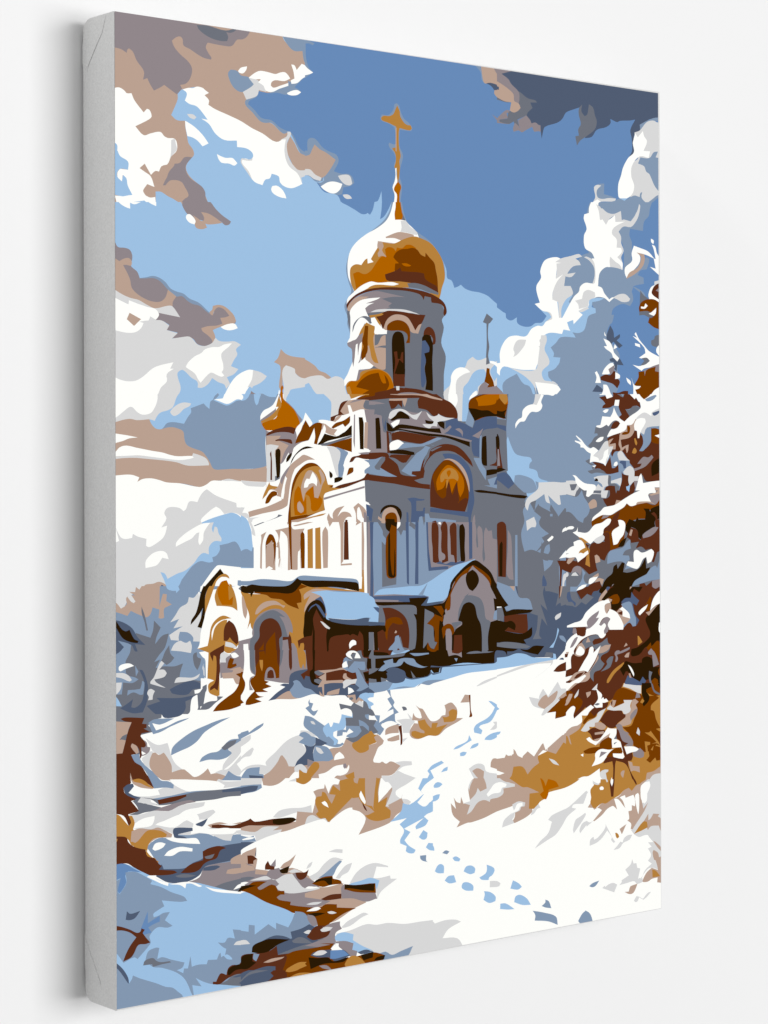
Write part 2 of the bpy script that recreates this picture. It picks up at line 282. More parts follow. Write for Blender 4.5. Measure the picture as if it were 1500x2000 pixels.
L 668,735 680,700 715,685 765,705 765,745 720,770 715,815 640,835 635,800 610,770 665,755
B 720,770 760,750 840,750 800,770 745,780 740,820 770,830 772,865 715,890 700,940 680,1000 640,1022 590,1015 570,1000 548,940 595,925 598,955 670,880 635,850 715,815
L 635,850 700,820 720,830 660,860
L 365,850 415,862 432,895 430,915 380,935 425,900 405,865
W 1070,340 1110,355 1180,385 1230,442 1160,410 1100,395 1120,430 1110,480 1060,540 1015,595 1000,560 1002,510 1055,460 1052,400
T 1090,392 1150,408 1155,440 1140,500 1080,560 1010,600 1035,550 1100,510 1125,430
W 1203,285 1225,300 1222,328 1205,312
W 1210,332 1235,345 1250,400 1300,480 1300,600 1255,560 1195,505 1240,520 1225,440 1240,445 1225,370
S 1060,660 1080,665 1145,705 1165,750 1130,715
N 1120,690 1145,725 1185,755 1115,800
L 1230,620 1300,600 1300,650 1230,650
W 1183,725 1200,670 1225,650 1300,640 1300,820 1240,765 1190,758
K 1265,635 1300,640 1300,780 1262,758 1210,715 1215,680 1235,650
P 1265,670 1240,690 1300,720
Q 1110,820 1130,780 1180,758 1240,765 1300,830 1300,1000 1230,980 1180,940 1195,890 1160,860 1112,855
N 1112,855 1180,852 1230,885 1200,905 1150,882 1112,885
W 1160,790 1178,810 1155,832 1125,830 1125,815 1150,818
W 1245,825 1240,870 1225,888 1185,872 1210,858
N 1300,1030 1235,1045 1228,1070 1205,1080 1208,1115 1240,1130 1300,1130
W 1300,1110 1262,1120 1243,1160 1262,1195 1300,1230
L 345,1040 385,1040 372,1140 410,1230 400,1280 355,1340 370,1395 440,1400 480,1430 300,1415
L 333,1075 385,1038 390,1080 372,1150 408,1225 400,1285 355,1310 350,1350 365,1390 440,1400 470,1425 400,1425 300,1405 310,1510 290,1440 240,1380 150,1320 100,1295 200,1315 300,1310 325,1260 345,1250 340,1150 325,1125 355,1125 335,1095
L 128,1145 160,1080 228,1075 215,1120 160,1190 127,1210 138,1180
B 60,1283 105,1300 170,1330 240,1380 285,1440 300,1510 280,1510 210,1420 155,1342 60,1410 50,1500 -10,1430 -10,1320 25,1360 35,1300
S 50,1410 155,1340 200,1415 255,1440 285,1510 50,1510
P -10,1430 40,1480 60,1510 -10,1510
B 360,1310 410,1260 400,1210 372,1150 390,1080 385,1040 430,1022 510,1035 520,995 590,1020 615,1058 500,1055 460,1100 420,1135 445,1180 440,1210 495,1218 480,1270 400,1320 400,1360 440,1410 475,1430 420,1400 370,1390 350,1340
W 298,1405 360,1412 470,1430 498,1465 450,1510 330,1510
D 885,962 910,1010 915,1060 960,1030 960,1055 935,1080 982,1120 955,1142 910,1090 890,1110 855,1060
W 838,1012 855,1050 840,1040
W 832,1065 880,1090 905,1140 915,1175 955,1220 940,1245 910,1220 895,1180 850,1145 835,1125 860,1125
W 920,1108 940,1135 910,1150
D 880,1225 910,1215 940,1245 958,1218 990,1275 940,1270 935,1320 915,1300 915,1250 885,1245
W 820,1345 840,1300 880,1260 905,1255 920,1290 880,1340
P 885,1345 870,1305 920,1270 910,1330
K 808,1365 850,1345 885,1350 915,1315 935,1340 920,1380 950,1385 960,1410 940,1455 905,1420 860,1405 812,1390
W 925,1328 960,1350 960,1375 925,1382
W 765,1330 780,1320 800,1360 812,1412 768,1412 778,1370
D 745,1480 780,1425 825,1460 825,1485
W 830,1425 860,1430 890,1500 880,1510 812,1510 830,1470
K 905,1485 945,1490 990,1475 1025,1475 1025,1510 905,1510
W 1085,1015 1110,1070 1150,1120 1190,1165 1300,1230 1300,1260 1200,1290 1150,1300 1130,1318 1060,1270 1120,1280 1190,1240 1110,1215 1160,1180 1150,1135 1060,1045 1095,1060 1075,1030
N 1120,1278 1150,1240 1130,1220 1170,1215 1195,1240 1160,1268
W 1078,1100 1115,1110 1120,1135 1080,1120
P 1140,1320 1220,1280 1300,1255 1300,1340 1150,1350
Q 1105,1325 1150,1320 1155,1355 1170,1310 1240,1285 1235,1320 1300,1335 1300,1510 1085,1510 1070,1440 1105,1370
W 1010,1370 1045,1400 1045,1430 1020,1405
W 1050,1370 1075,1430 1125,1437 1110,1455 1080,1465 1095,1500 1065,1510 1065,1440
W 1300,1430 1235,1465 1200,1510 1300,1510
T 220 770 250 375 5.3333
S -10,-10 1400,-10 1400,2010 -10,2010
B 300,-10 1400,-10 1400,60 1290,70 1230,105 1185,120 1140,105 1060,70 1040,60 1015,80 1005,155 970,125 945,97 810,148 815,190 780,240 740,310 690,300 620,292 560,305 515,360 460,368 400,330 300,280
B 1060,1170 1330,1230 1340,1640 1300,1560 1265,1535 1200,1555 1110,1575 1115,1620 1080,1680 1035,1700 1045,1745 1000,1755 910,1740 830,1790 780,1850 720,1930 670,2010 480,2010 300,1500 900,1200
S 1300,-10 1340,-10 1340,40
S 1060,20 1090,-5 1108,8 1070,50 1040,65
W 1165,-10 1340,-10 1340,60 1290,55 1230,90 1185,103 1120,80 1055,55 1145,45
L -10,-10 690,-10 660,40 625,135 570,170 500,190 460,230 435,280 380,265 300,300 -10,300
W -10,-10 465,-10 462,70 425,160 390,200 310,215 250,185 210,142 178,133 130,165 30,245 -10,250
L 595,185 625,145 690,100 750,87 815,98 800,125 740,155 690,205 640,228 610,212
T -10,290 30,290 100,270 180,258 250,272 380,262 400,310 440,355 490,368 560,350 620,345 680,360 732,390 745,470 770,530 850,570 930,600 980,660 1015,720 1050,780 1150,785 1250,778 1340,780 1340,920 1240,890 1130,900 1050,905 980,945 900,968 700,930 -10,980
W -10,405 30,412 150,430 258,452 170,462 100,490 -10,520
L -10,655 200,640 400,650 600,655 825,645 835,615 900,635 970,670 1000,720 1000,742 850,748 760,742 660,710 500,688 250,665 100,668 -10,682
W -10,620 25,605 70,555 140,537 250,560 400,590 520,610 600,635 680,648 825,645 842,662 800,675 700,688 600,680 450,660 270,640 100,645 -10,652
W -10,852 120,840 200,842 275,868 255,915 310,885 400,878 480,895 560,920 700,930 900,968 970,945 1030,903 1130,902 1200,885 1340,910 1340,1180 1340,1290 1290,1250 1220,1237 900,1350 700,1500 400,1700 -10,1560
L 1130,898 1210,882 1340,915 1250,905 1170,905
L -10,1560 30,1545 65,1530 25,1380 80,1490 130,1510 200,1498 208,1455 260,1485 350,1508 345,1580 375,1595 430,1570 520,1500 550,1440 565,1370 505,1390 558,1295 535,1240 575,1182 690,1185 735,1220 760,1200 790,1125 820,1115 880,1125 910,1060 950,1010 980,992 1080,1060 1285,1135 1290,1180 1340,1182 1340,1270 1280,1240 1220,1237 1160,1250 1120,1200 1075,1172 1030,1200 950,1270 915,1315 930,1350 1050,1335 1030,1400 1045,1445 1060,1380 1085,1390 1100,1450 1130,1500 1128,1535 1070,1530 1030,1550 1000,1600 1000,1670 940,1655 890,1695 845,1760 750,1840 670,1870 570,1925 540,1870 495,1855 530,1930 560,2010 -10,2010
W 655,1590 660,1545 720,1480 800,1420 930,1350 1012,1340 970,1400 945,1450 940,1520 905,1575 890,1540 900,1440 870,1450 820,1505 760,1535
W 340,1812 342,1740 400,1670 460,1640 520,1635 560,1660 580,1720 515,1705 460,1780 400,1800
W -10,1380 28,1420 65,1528 28,1545 -10,1560
T 320,2010 340,1985 420,1975 480,1955 545,1980 560,2010
d 490,2010 510,1985 545,2010
W 915,2010 1000,1890 1080,1790 1120,1782 1200,1790 1340,1805 1340,1945 1300,2010
X 950,2010 1118,1818 1155,1870 1100,1900 1030,2010
O 1025,2010 1080,1920 1155,1870 1200,1890 1215,1922 1180,1910 1130,1905 1080,1950 1060,2010
W 1060,2010 1090,1950 1140,1908 1190,1910 1240,1960 1250,2010
R 1100,2010 1130,1955 1185,1938 1200,1970 1225,2010
O 1210,1975 1235,1985 1245,2010 1222,2010
S 1300,1940 1340,1940 1340,2010 1298,1990
T 470 770 250
W -10,-10 1520,-10 1520,1520 -10,1520
S -10,-10 480,-10 300,430 300,870 -10,880
B -10,-10 105,-10 90,30 50,70 -10,80
B 150,-10 240,-10 215,60 200,115 180,132 165,100 155,50
B 245,-10 430,-10 410,35 330,30
T -10,880 150,875 260,855 300,840 300,1030 150,1025 -10,1010
L -10,1010 150,1028 300,1030 300,1090 200,1085 60,1070
L 500,-10 570,-10 540,80 500,60
B 560,-10 970,-10 1050,60 1070,150 1040,320 920,320 860,380 700,330 530,80
L 960,-10 1300,-10 1280,80 1160,220 1050,280 1060,140 1050,80
W -10,-10 25,20 25,50 5,70 -10,60
P 490,50 560,110 620,170 670,240 720,300 680,370 640,330
W 445,-10 380,120 330,160 270,190 230,250 228,305 280,300 400,180 450,50
P 232,300 390,185 410,160 400,250 240,330
O 445,20 470,90 480,150 410,270 330,320 240,340 235,320 340,260 405,200 440,150 410,150 430,70
R 455,-10 490,-10 500,60 560,120 620,180 655,240 680,300 688,350 640,405 560,390 480,395 400,420 300,425 270,400 240,345 330,310 410,280 440,200 475,130
P 290,425 340,440 640,400 720,330 730,400 640,470 650,560 590,620 550,700 470,820 300,850
L 300,600 360,590 440,605 430,640 470,660 460,1030 300,1030
T 300,490 470,488 430,540 560,600 510,680 470,800 455,830 455,1000 440,940 380,620 300,610
L 298,598 350,590 445,605 420,640 400,660 385,1020 300,1030
N 400,960 460,960 440,1010 400,1020
K 300,490 300,470 360,430 450,400 530,383 590,385 645,405 620,470 560,450 480,445 400,455
K 402,540 440,528 580,530 595,545 608,590 540,565 470,548 405,550
K 355,665 365,800 365,1010 345,1005 348,750 340,700
X 408,660 440,637 462,660 462,760 455,960 420,992 410,850
W 300,1030 340,1045 460,990 470,1040 440,1085 380,1060 330,1040 260,1090 290,1100
T 300,1030 298,870 305,870
P 560,620 640,560 780,545 700,570 620,630 600,690 560,700
X 530,800 535,750 570,700 600,690 595,720 560,780
O 335,1030 345,1065 430,1085 420,1110 340,1120 300,1180 250,1235 265,1180 300,1100
T 340,1120 420,1100 480,970 580,830 690,740 740,710 870,768 780,775 690,830 620,890 570,980 530,1110 500,1230 480,1250 470,1210 420,1195 430,1160 400,1130
P 460,1010 520,900 580,830 560,880 500,1000 480,1060
W 470,1210 495,1060 520,960 545,1000 530,1060 495,1235
Q 283,1280 300,1220 350,1150 390,1135 425,1150 425,1185 370,1210 330,1270 300,1285
T 85,1380 150,1360 300,1320 470,1245 500,1220 520,1060 560,950 630,880 600,960 570,1110 550,1280 540,1310 470,1350 400,1370 250,1400 110,1440 100,1450
L -10,1325 45,1330 15,1390 75,1400 110,1470 60,1450 -10,1415
L 75,1400 105,1450 220,1442 140,1470 130,1520 90,1520
B -10,1415 60,1455 100,1520 -10,1520
N 440,1410 490,1420 420,1450 280,1500 420,1440
X 575,835 600,760 660,680 720,630 780,612 850,630 800,635 720,655 640,720 600,790
Q 635,580 660,500 700,430 720,380 758,305 805,385 860,345 910,332 955,345 945,420 910,520 890,592 855,580 870,500 860,405 800,540 780,545 700,560
W 860,395 800,530 780,550 820,600 855,580
W 635,440 660,380 720,320 755,215 835,330 835,355 805,385 758,305 730,350 700,430 655,500
P 620,470 640,430 655,500 630,580 640,620 605,600
T 955,335 990,350 1060,400 1130,415 1090,470 1130,490 1060,480 990,450 950,420
W 905,305 960,300 1040,315 1080,350 1060,395 1020,360 970,345 940,335
W 975,355 995,400 990,440 960,510 895,580 920,500 950,430
X 895,590 930,550 980,462 1040,480 1120,495 1160,470 1220,440 1290,365 1300,370 1300,480 1140,520 1020,550 930,595
K 1048,315 1050,270 1140,235 1145,180 1180,100 1260,70 1230,100 1170,190 1210,245 1120,260 1090,320
T 1265,75 1520,60 1520,180 1460,180 1400,180 1300,215 1210,245 1165,200 1200,140
T 1080,320 1130,260 1190,240 1150,290 1110,325
W 1250,130 1280,130 1310,210 1430,180 1445,200 1460,330 1460,700 1300,700 1300,360 1140,490 1090,470 1150,400 1200,340 1110,320 1200,260 1270,230
Q 1060,390 1110,340 1200,310 1280,255 1275,330 1220,385 1195,350 1080,405
O 1262,-10 1520,-10 1520,10 1400,20 1310,50 1290,55
Q 1345,60 1420,20 1520,10 1520,40 1420,65
K 1350,65 1470,35 1520,30 1520,70 1450,65
P 1270,105 1340,65 1420,70 1340,90
N 1435,130 1460,70 1520,75 1520,180 1450,170
P 1445,180 1520,180 1520,650 1480,640 1480,400
T 1450,330 1490,330 1480,640 1440,630
X 1380,270 1425,272 1440,350 1438,648 1395,645 1390,500
P 1325,240 1338,240 1335,640 1318,550
N 920,590 1080,550 1300,480 1300,505 1180,545 1000,620
Q 1000,605 1140,555 1300,510 1300,680 1200,650 1090,620
S 1120,620 1200,650 1255,680 1250,740 1200,830 1210,870 1190,970 1140,975 1100,900
W 955,605 1100,620 1150,670 1165,720 1140,830 1130,960 1010,970
L 1005,615 1080,618 1130,640 1165,680 1160,740 1140,830 1145,970 1120,950 1080,820 1040,680
X 1035,900 1070,930 1075,965 1055,988 1040,970
X 1095,985 1135,972 1192,975 1190,1000 1140,1030 1095,1040
W 1255,700 1300,690 1520,640 1520,680 1440,700 1380,740 1520,780 1520,850 1450,885 1440,970 1190,1030 1195,960 1225,860 1205,820
K 1270,800 1300,740 1380,720 1420,700 1520,695 1520,765 1440,760 1350,745 1310,790
P 1370,690 1500,680 1520,700 1420,705
S 1440,770 1520,770 1520,820
Q 1240,955 1265,870 1285,860 1318,860 1315,910 1270,940
S 1450,890 1520,840 1520,940 1450,930
K 1080,1105 1160,1065 1340,1020 1440,980 1475,930 1520,935 1520,1005 1430,1015 1350,1045 1200,1100
N 1450,1010 1520,1005 1520,1280 1460,1260
Q 550,1520 555,1400 580,1200 600,1060 640,950 700,870 770,815 840,805 900,830 980,930 1020,1060 1085,1070 1060,1110 970,1190 985,1360 870,1400 600,1520
O 585,1440 585,1260 620,1090 680,950 770,870 900,845 960,900 1000,1000 1020,1060 1080,1065 1030,1090 1180,1105 990,1160 970,1200 980,1360 860,1400 780,1420 620,1450
R 630,1420 620,1300 630,1150 670,1075 705,1120 720,1200 735,1260 770,1180 745,1170 850,1075 860,1210 900,1220 920,1190 950,1230 950,1280 900,1360 840,1375 800,1350 820,1290 790,1200 765,1185 770,1400 700,1420
O 765,1180 800,1200 820,1290 820,1340 840,1375 780,1410 770,1330
T 735,1260 715,1180 705,1090 740,970 780,900 830,895 850,910 900,960 950,1060 905,905 930,880 970,940 985,1000 960,1050 930,1150 905,1220 860,1210 850,1075 800,1110 755,1165
O 850,905 890,950 935,1070 945,1010 920,920 900,880
W 840,910 870,950 895,1010 885,1080 850,1045 800,1055 780,1090 738,1098 745,1040 770,990 805,995
T 660,1320 665,1275 690,1255 730,1320 735,1370 705,1395 670,1370
Q 585,1440 780,1410 780,1425 700,1440 600,1470
T 590,1480 800,1440 980,1400 900,1430 700,1490 640,1510 595,1520
O 640,1500 800,1450 920,1410 1000,1395 960,1420 850,1445
P 970,1215 1200,1150 1450,1075 1450,1100 1200,1170 975,1240
T 1010,1440 1030,1395 1050,1440 1080,1460 1075,1400 1120,1340 1215,1308 1165,1370 1130,1440 1180,1385 1230,1378 1280,1400 1300,1440 1250,1440 1215,1480 1215,1520 1140,1520 1090,1500 1040,1520 1015,1480
K 1215,1520 1225,1470 1250,1475 1250,1520
T 1318,1325 1375,1275 1440,1330 1470,1380 1470,1460 1430,1450 1410,1380 1385,1320 1365,1340 1365,1460 1400,1490 1400,1520 1350,1520 1345,1400
P 1440,1380 1470,1400 1475,1500 1440,1520
d 1465,1290 1520,1300 1520,1440 1475,1430
N 1470,1430 1520,1440 1520,1520 1475,1520
W 1460,1255 1520,1290 1520,1305 1465,1285
T 720 770 250
N -10,-10 1520,-10 1520,1520 -10,1520
L 870,-10 1120,-10 1110,320 1040,310 1030,200 900,100
W 930,-10 1030,-10 1040,80 1010,160 980,150 935,90
B 1100,-10 1200,-10 1210,60 1165,150 1170,220 1140,320 1090,320
S 1165,190 1230,300 1215,390 1170,370 1130,340 1140,310
W 1170,70 1190,20 1230,-10 1290,-10 1250,20
K -10,-10 830,-10 870,50 960,100 1020,170 1040,240 1035,290 900,270 820,240 760,260 680,190 580,165 570,90 590,45 240,50 -10,75
Q -10,-10 80,-10 60,20 -10,30
N 780,-10 870,-10 880,60 860,50
T 250,-10 640,-10 740,25 860,60 860,75 750,55 620,20 500,10 350,12 250,5
K 230,80 320,70 390,70 390,160 345,115 300,165 260,175
T 240,55 450,50 440,90 420,150 400,110 395,75 300,78 235,75
P -10,80 100,90 200,115 180,125 -10,125
d 70,180 200,190 200,440 90,240
P -10,180 70,180 60,230 150,250 160,350 170,440 210,460 230,680 -10,690
N 75,120 230,110 250,180 190,320 175,420 150,260 100,235 60,240
X 75,285 105,275 122,280 135,400 145,640 85,640 80,500
P 230,260 320,180 560,220 640,200 680,210 800,330 900,440 870,470 480,410 340,390 240,350
L 230,280 245,220 290,185 370,172 430,190 500,240 560,235 625,195 560,300 520,290 470,250 400,210 340,250 270,300
X 248,300 310,250 340,210 370,198 420,220 470,260 478,293 420,290 340,290 270,315
L 672,210 740,260 800,250 815,230 850,255 910,275 1005,280 900,310 840,320 800,350 800,380 740,375 715,405 660,385 625,350 720,350 760,320 700,270
X 658,300 700,312 760,318 750,345 715,352 665,340
d 900,320 970,290 1040,285 1045,320 1130,350 1215,400 1250,300 1520,265 1520,400 1350,420 1310,500 1300,740 1220,700 1200,540 900,460
P 880,430 950,365 970,385 920,440 870,460
P 1010,410 1060,400 1100,440 1095,500 1080,460
X 800,330 840,318 885,330 885,410 840,385 815,360
W 255,345 320,305 362,300 350,345 290,398
X 205,330 235,345 280,400 340,360 400,355 600,385 700,400 830,400 850,460 700,440 500,410 340,400 500,425 700,455 900,480 1080,520 1180,555 1183,620 1120,590 900,510 700,490 500,450 350,420 270,440 215,430
P 340,400 500,410 700,440 850,465 950,478 1210,545 1190,560 900,482 700,460 500,430
L 275,460 310,440 355,430 330,455 290,468
K 265,460 350,435 480,450 700,490 800,505 700,550 630,582 480,565 330,540 270,545
K 205,430 260,450 265,550 250,690 215,690
N 230,450 250,460 262,550 245,600
W 245,580 300,545 350,537 410,575 330,645 245,658
S 340,640 410,575 480,575 600,585 700,550 800,510 860,520 700,590 760,600 700,650 640,830 600,900 560,970 500,960 380,900 520,740 600,640 480,635
N 340,645 480,625 660,610 620,650 560,690 530,670 400,660
N 650,600 700,590 760,605 735,630
X 245,668 300,655 400,652 530,680 535,710 490,715 400,705 250,695
N 720,650 640,760 620,860 700,690
K 200,720 240,735 260,710 400,710 500,715 430,810 380,800 300,750 230,740 330,820 360,900 380,940 470,960 560,960 500,940 505,905 600,900 630,790 655,755 630,870 700,740 780,680 900,660 1000,670 900,665 780,700 700,800 660,880 640,980 530,1010 600,1040 715,1060 715,1115 500,1090 300,1050 -10,1010 -10,940 150,960 330,965 220,920 130,860 180,780
N 230,738 290,755 370,805 440,800 390,880 370,905 340,830
K -10,690 60,685 210,690 240,730 200,760 160,850 60,780 -10,765
S -10,765 80,760 150,735 190,740 170,790 130,860 230,920 330,968 200,965 -10,930
N 65,850 110,790 150,740 185,735 190,770 135,850 130,890 80,880
W -10,650 20,662 5,680 -10,680
W -10,815 12,830 5,850 -10,850
K 720,660 760,630 850,590 930,585 1030,610 1100,660 1160,730 1200,790 1220,855 1150,790 1060,720 1000,680 900,665 800,690 700,760
N 720,660 800,620 860,610 780,650 740,670
N 530,1010 600,1000 660,960 650,850 760,700 900,665 1050,710 1150,800 1210,900 1240,1000 1230,1150 715,1060 600,1045
d 860,700 950,695 1050,720 1130,790 1180,860 1210,960 1220,1100 1235,1250 1200,1420 1190,1520 1170,1520 1165,1440 900,1400 715,1380 720,1330 1150,1380 1170,1100 1100,900 980,790 900,760
T 870,775 920,755 1000,770 1080,830 1140,920 1175,1040 1180,1150 1160,1100 1120,960 1050,850 980,790 920,770
K 718,1320 718,1100 740,960 780,880 860,790 900,770 960,780 1050,860 1120,960 1160,1080 1172,1180 1160,1270 1125,1378 900,1355
Q 745,960 800,870 880,780 920,772 1000,810 1090,910 1140,1020 1168,1120 1165,1230 1130,1215 1060,1260 1045,1280 1020,1100 960,1200 870,1225 790,1150 760,1040
R 790,1030 830,930 890,850 930,830 1000,860 1080,940 1115,1030 1110,1130 1070,1210 1045,1130 1035,1020 1010,1060 970,1160 940,1015 900,1110 910,1000 870,1100 800,1130
O 840,1030 840,950 900,880 960,865 1020,900 1050,970 1040,1020 990,990 920,1000 890,990 860,1030
O 910,1110 905,1010 935,1000
R 918,900 950,890 962,920 935,975 912,930
K 935,1020 960,1130 980,1200 1020,1060 1030,1030 1045,1150 1060,1260 900,1260 870,1220 900,1200 910,1110
d 450,1225 520,1212 600,1228 655,1230 640,1245 555,1250 555,1370 630,1370 640,1330 660,1330 650,1440 600,1430 560,1520 490,1520 495,1280
d -10,1310 50,1350 30,1500 -10,1450
d 440,1380 460,1390 465,1520 440,1520
W -10,1275 20,1300 -10,1302
X 132,1410 145,1350 200,1305 280,1297 340,1320 380,1370 385,1430 370,1480 340,1400 280,1340 200,1340
T 110,1430 150,1460 160,1400 190,1350 250,1325 310,1345 340,1400 360,1450 365,1520 330,1520 190,1520 105,1460
Q 190,1440 220,1400 270,1385 310,1400 330,1450 330,1520 195,1520
X 200,1460 300,1465 305,1520 195,1520
S 580,1520 590,1440 625,1430 640,1520
S 655,1400 700,1400 715,1450 900,1465 1020,1480 1020,1520 660,1520
K 740,1495 780,1480 800,1500 895,1490 910,1520 740,1520
P 1210,1520 1220,1450 1240,1410 1250,1520
d 1220,540 1310,490 1300,740 1225,720
S 1300,500 1320,480 1315,750 1330,830 1370,890 1370,1010 1290,880 1230,760 1230,745 1295,750
P 1210,490 1290,440 1340,400 1290,520
N 1350,420 1520,390 1520,1000 1440,800
X 1325,530 1335,500 1375,488 1380,600 1385,840 1345,835 1322,800
X 1485,500 1520,480 1520,560 1490,640
K 1490,640 1520,600 1520,845 1410,835 1490,790
X 1378,890 1440,880 1520,880 1520,925 1440,945 1375,955
S 1390,1000 1520,960 1520,1110 1350,1070 1420,1070
d 1465,1060 1500,970 1520,960 1520,1060
Q 1165,140 1190,60 1270,20 1400,-10 1520,-10 1520,260 1400,260 1250,310 1200,220
R 1250,50 1350,10 1450,-5 1520,-10 1520,50 1500,50 1475,115 1280,140 1275,95
X 1165,165 1240,170 1320,190 1400,190 1480,235 1520,220 1520,260 1400,262 1300,280 1240,315 1195,230
d 1240,330 1300,290 1400,262 1520,275 1520,300 1400,290 1300,310 1290,370 1400,360 1520,355 1520,390 1360,400 1250,400
X 1230,1130 1300,1122 1400,1135 1520,1150 1520,1175 1380,1160 1270,1150
S 1420,1520 1490,1510 1520,1520
T 970 770 375
S -10,-10 1520,-10 1520,1520 -10,1520
W 345,-10 365,10 345,60 355,90 340,125 310,140 270,138 240,170 215,212 185,215 160,240 145,268 145,230 170,195 195,180 200,130 230,95 270,80 310,80 330,20
L 300,-10 350,-10 335,30 310,85 280,78 290,60
W 370,-10 460,-10 440,12 400,5 360,5
B 85,330 110,400 145,465 200,485 260,495 275,520 255,545 252,578 310,600 330,655 400,680 350,690 300,680 310,760 250,810 235,790 140,700 135,690 80,620 60,500 65,400
S 140,635 180,630 270,660 300,700 315,755 250,775 150,760 135,690
N -10,-10 90,-10 70,320 75,600 140,700 235,790 215,850 205,1100 300,1220 330,1520 -10,1520
N 0,190 70,200 75,340 85,600 30,600 -10,610
S -10,170 70,190 70,200 -10,190
Q -10,-10 75,-10 88,60 75,130 60,195 -10,175
R 20,-10 80,10 88,75 60,80 20,30 -10,60 -10,-10
O 20,-10 75,-5 85,50 60,80 20,30
X -10,125 40,135 78,120 60,150 70,192 30,182 -10,170
d 0,235 70,248 72,290 0,260
X 5,310 18,340 20,430 5,480 0,590 -10,590 -10,320
K 18,400 35,520 45,575 20,590 -10,590 5,560
P 5,430 15,430 25,560 5,560
X -10,585 30,575 70,590 30,605 -10,615
d -10,630 60,610 100,640 135,700 90,740 30,690 -10,660
N -10,720 90,755 230,770 235,800 -10,760
X -10,765 100,782 210,790 240,800 215,815 100,802 -10,782
N 215,850 320,780 300,910 400,1090 350,1150 500,1520 140,1520 190,1200
S 205,900 260,850 290,910 320,860 340,970 330,1010 345,1040 405,1090 360,1120 340,1240 270,1215 215,1230 195,1150 190,1080 215,990
N 330,870 420,920 400,880 435,855 480,955 530,890 600,920 670,1005 700,950 720,890 780,770 850,760 900,800 870,880 740,1000 750,1060 650,1070 640,1130 500,1270 490,1520 390,1520 360,1480 360,1390 440,1300 360,1290 350,1200 300,1240 370,1150 350,1120 405,1090 330,1010 345,960 290,915 325,855
S 350,880 410,915 420,860 480,950 495,900 530,870 560,900 620,960 660,1000 690,990 720,890 700,830 680,750 640,790 500,780 400,770 300,830
B 235,800 260,790 310,760 330,690 300,680 420,685 480,690 350,750
L 220,860 240,810 320,740 325,690 440,685 520,690 620,675 700,720 720,740 770,720 840,740 850,810 815,810 810,780 720,780 670,740 620,795 560,785 490,790 500,860 480,865 400,790 415,855 385,840 370,780 300,830 260,850 240,910 225,890
N 570,705 625,700 615,750 595,760 575,745
N 610,790 640,735 670,750 640,795
W 590,630 625,650 660,695 770,720 755,760 735,800 710,800 695,750 650,725 620,700
L 228,990 290,958 308,1010 300,1040 270,1040 235,1068
S 415,935 435,935 435,955 415,955
W 508,1080 520,1050 570,1030 605,1045 600,1055 555,1060
W 392,1140 430,1105 443,1115 435,1130 405,1152
S 365,1240 380,1190 410,1170 415,1220 400,1250
S 360,1290 380,1300 440,1300 420,1340 370,1385
d 355,1440 365,1410 390,1480 375,1520 355,1520
K 0,1020 20,1000 50,998 72,1030 75,1250 70,1430 10,1425 5,1200
X 20,1180 35,1150 45,1170 42,1425 20,1420
P 85,1060 110,1110 120,1300 130,1450 100,1445 75,1400 85,1200
S 143,1100 160,1100 162,1520 140,1520
S -10,1460 120,1510 -10,1520
T 710,855 750,822 775,830 780,880 720,895
N 770,250 850,260 900,215 950,205 880,280 860,340 800,440 720,390 780,330 760,310
N 690,520 740,480 760,530 710,550
N 710,595 800,580 850,610 960,610 720,615
W 610,320 640,335 660,370 720,410 770,430 800,440 860,360 900,380 890,450 840,555 820,535 760,525 730,535 730,460 690,430 650,400 612,370 635,370
L 760,490 810,420 860,365 880,400 850,440 820,520 790,490
W 775,360 800,340 832,335 825,355 790,370
W 820,-10 1520,-10 1520,220 1150,260 870,330 890,290 960,260 920,250 900,215 880,250 840,240 780,260 785,245 810,235 830,175 890,180 900,120 860,90
S 830,140 870,95 950,95 970,160 1000,180 940,180 915,110 870,175 835,175
W 828,140 840,118 872,120 865,140 838,150
K 800,25 850,40 890,35 920,10 1000,-10 1040,-10 1080,40 1115,65 1122,110 1080,100 1010,130 1035,170 1020,200 1000,212 955,182 970,160 950,100 880,95 825,110 840,75
N 1000,120 1060,95 1122,105 1080,150 1030,170
W 925,45 955,45 950,90 915,90
Q 1110,-10 1200,-10 1160,40 1130,25
S 1170,45 1210,0 1250,-5 1240,20 1200,50
K 885,262 895,220 930,208 960,225 930,270
L 1050,190 1100,150 1150,142 1210,165 1300,120 1300,240 1180,250 1150,290 1110,340 1080,240
d 1215,145 1270,125 1270,155 1235,165
K 860,340 900,325 1010,290 1050,270 1130,300 1200,270 1300,260 1300,660 1200,680 1130,600 1080,640 1070,600 1130,580 1050,575 1000,500 980,450 930,450 900,500 880,420 870,400
W 1070,250 1090,200 1130,185 1160,200 1155,240 1125,290 1110,345 1095,290
T 960,320 1010,270 1020,240 1080,195 1085,220 1070,260 1040,300 975,330 970,420 955,400
Q 978,305 1020,270 1020,245 1045,270 1040,310 980,318
S 1150,300 1180,260 1205,270 1195,340 1160,420 1130,445 1110,440 1140,380 1140,340
Q 1205,265 1270,280 1300,380 1205,370
W 1235,325 1300,300 1300,355 1270,340
O 1075,340 1098,370 1090,400 1078,380
O 1055,460 1060,430 1078,418 1090,440 1080,465
T 885,400 880,360 910,350 890,390 925,380 920,425 900,430
T 985,410 1025,395 1020,460 1005,455
P 1095,545 1140,500 1200,475 1222,490 1180,545 1100,605 1075,600 1130,560
X 1210,640 1215,540 1270,500 1300,500 1300,590
L 940,470 975,450 1010,490 1030,520 990,515 950,510
S 890,470 940,450 950,510 1030,520 1035,560 990,610 900,640 950,620 940,560 900,580
W 915,545 940,525 940,555 920,570
d 955,520 1005,520 1005,580 985,575 955,545
